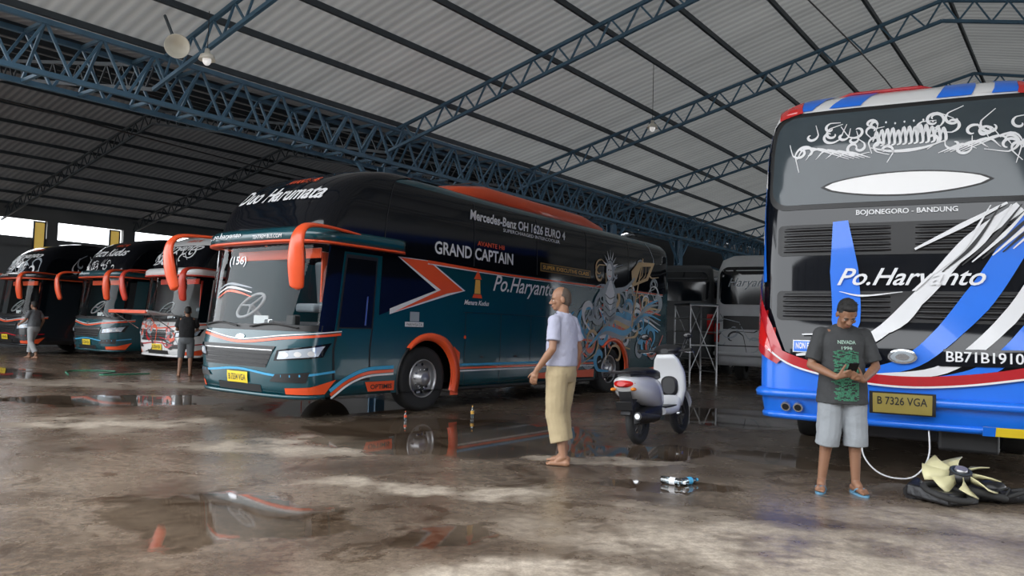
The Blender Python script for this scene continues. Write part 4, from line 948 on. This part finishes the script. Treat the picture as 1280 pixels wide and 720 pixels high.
def bottle(x,y,lying,ang=0,cap=LBLUE,s=1.):
    M=TR(x,y,ang)@(Matrix.Translation((0,0,.034))@Matrix.Rotation(pi/2,4,'X') if lying else Matrix.Identity(4))@Matrix.Scale(s,4); e=empty('plastic_bottle',M); b=B()
    b.lathe((0,0,0),(0,0,1),[(.001,.001),(.03,.001),(.033,.01),(.031,.05),(.033,.08),(.031,.1),(.033,.15),(.022,.19),(.012,.2),(.012,.215)],BT,20); b.cyl((0,0,.21),(0,0,.23),.014,.014,cap,14)
    b.lathe((0,0,0),(0,0,1),[(.0335,.085),(.0335,.14)],cap,20)
    b.out('bottle_body',e,M)
bottle(1.38,6.9,True,.9,WHITED); bottle(1.52,6.8,True,2.2,LBLUE); bottle(-.52,11.2,False,cap=GOLD,s=.8); bottle(-1.42,10.7,False,cap=ORANGE,s=.6)
M=TR(4.95,20.6,.3); e=empty('scaffold_tower',M); b=B()
for sx in(-.4,.4):
    for sy in(-.4,.4): b.cyl((sx,sy,0),(sx,sy,2.1),.025,.025,RIM,8)
    for z in(.3,.65,1.0,1.35,1.7,2.05): b.cyl((sx,-.4,z),(sx,.4,z),.018,.018,RIM,8)
for sy in(-.4,.4):
    b.cyl((-.4,sy,.3),(.4,sy,2.0),.015,.015,RIM,8); b.cyl((.4,sy,.3),(-.4,sy,2.0),.015,.015,RIM,8)
    for z in(1.0,2.05): b.cyl((-.4,sy,z),(.4,sy,z),.018,.018,RIM,8)
b.box((0,0,2.08),(.85,.85,.04),STEELD); b.out('frame',e,M)
b=B()
b.tube(catmull([(-8.3,17.8,.015),(-9.0,17.0,.015),(-9.3,18.2,.015),(-10.2,17.9,.015),(-9.6,16.8,.015)],8),.014,mat('green_hose_rubber',(.04,.25,.15),.4),8); b.out('water_hose')
# ---------------------------------------------------------------- light
w=bpy.data.worlds.new('overcast_sky'); scene.world=w; w.use_nodes=True; nt=w.node_tree; bg=nt.nodes['Background']
tc=nn(nt,'ShaderNodeTexCoord'); sx=nn(nt,'ShaderNodeSeparateXYZ'); nt.links.new(tc.outputs['Generated'],sx.inputs[0]); cr=nn(nt,'ShaderNodeValToRGB'); nt.links.new(sx.outputs['Z'],cr.inputs[0])
cr.color_ramp.elements[0].position=0; cr.color_ramp.elements[0].color=(.80,.84,.88,1); cr.color_ramp.elements[1].position=.6; cr.color_ramp.elements[1].color=(.95,.97,1,1)
nt.links.new(cr.outputs[0],bg.inputs[0]); bg.inputs[1].default_value=5.2
# ---------------------------------------------------------------- camera
cd=bpy.data.cameras.new('camera'); cam=bpy.data.objects.new('camera',cd); COL.objects.link(cam); cd.lens=27; cd.sensor_width=36; cd.clip_end=300
p_=math.atan(48/960); F=V((0,math.cos(p_),math.sin(p_))); Rt=V((1,0,0)); Up=Rt.cross(F)
R=Matrix((Rt,Up,-F)).transposed()@Matrix.Rotation(.03,3,'Z')
cam.matrix_world=Matrix.Translation((0,0,1.35))@R.to_4x4(); scene.camera=cam
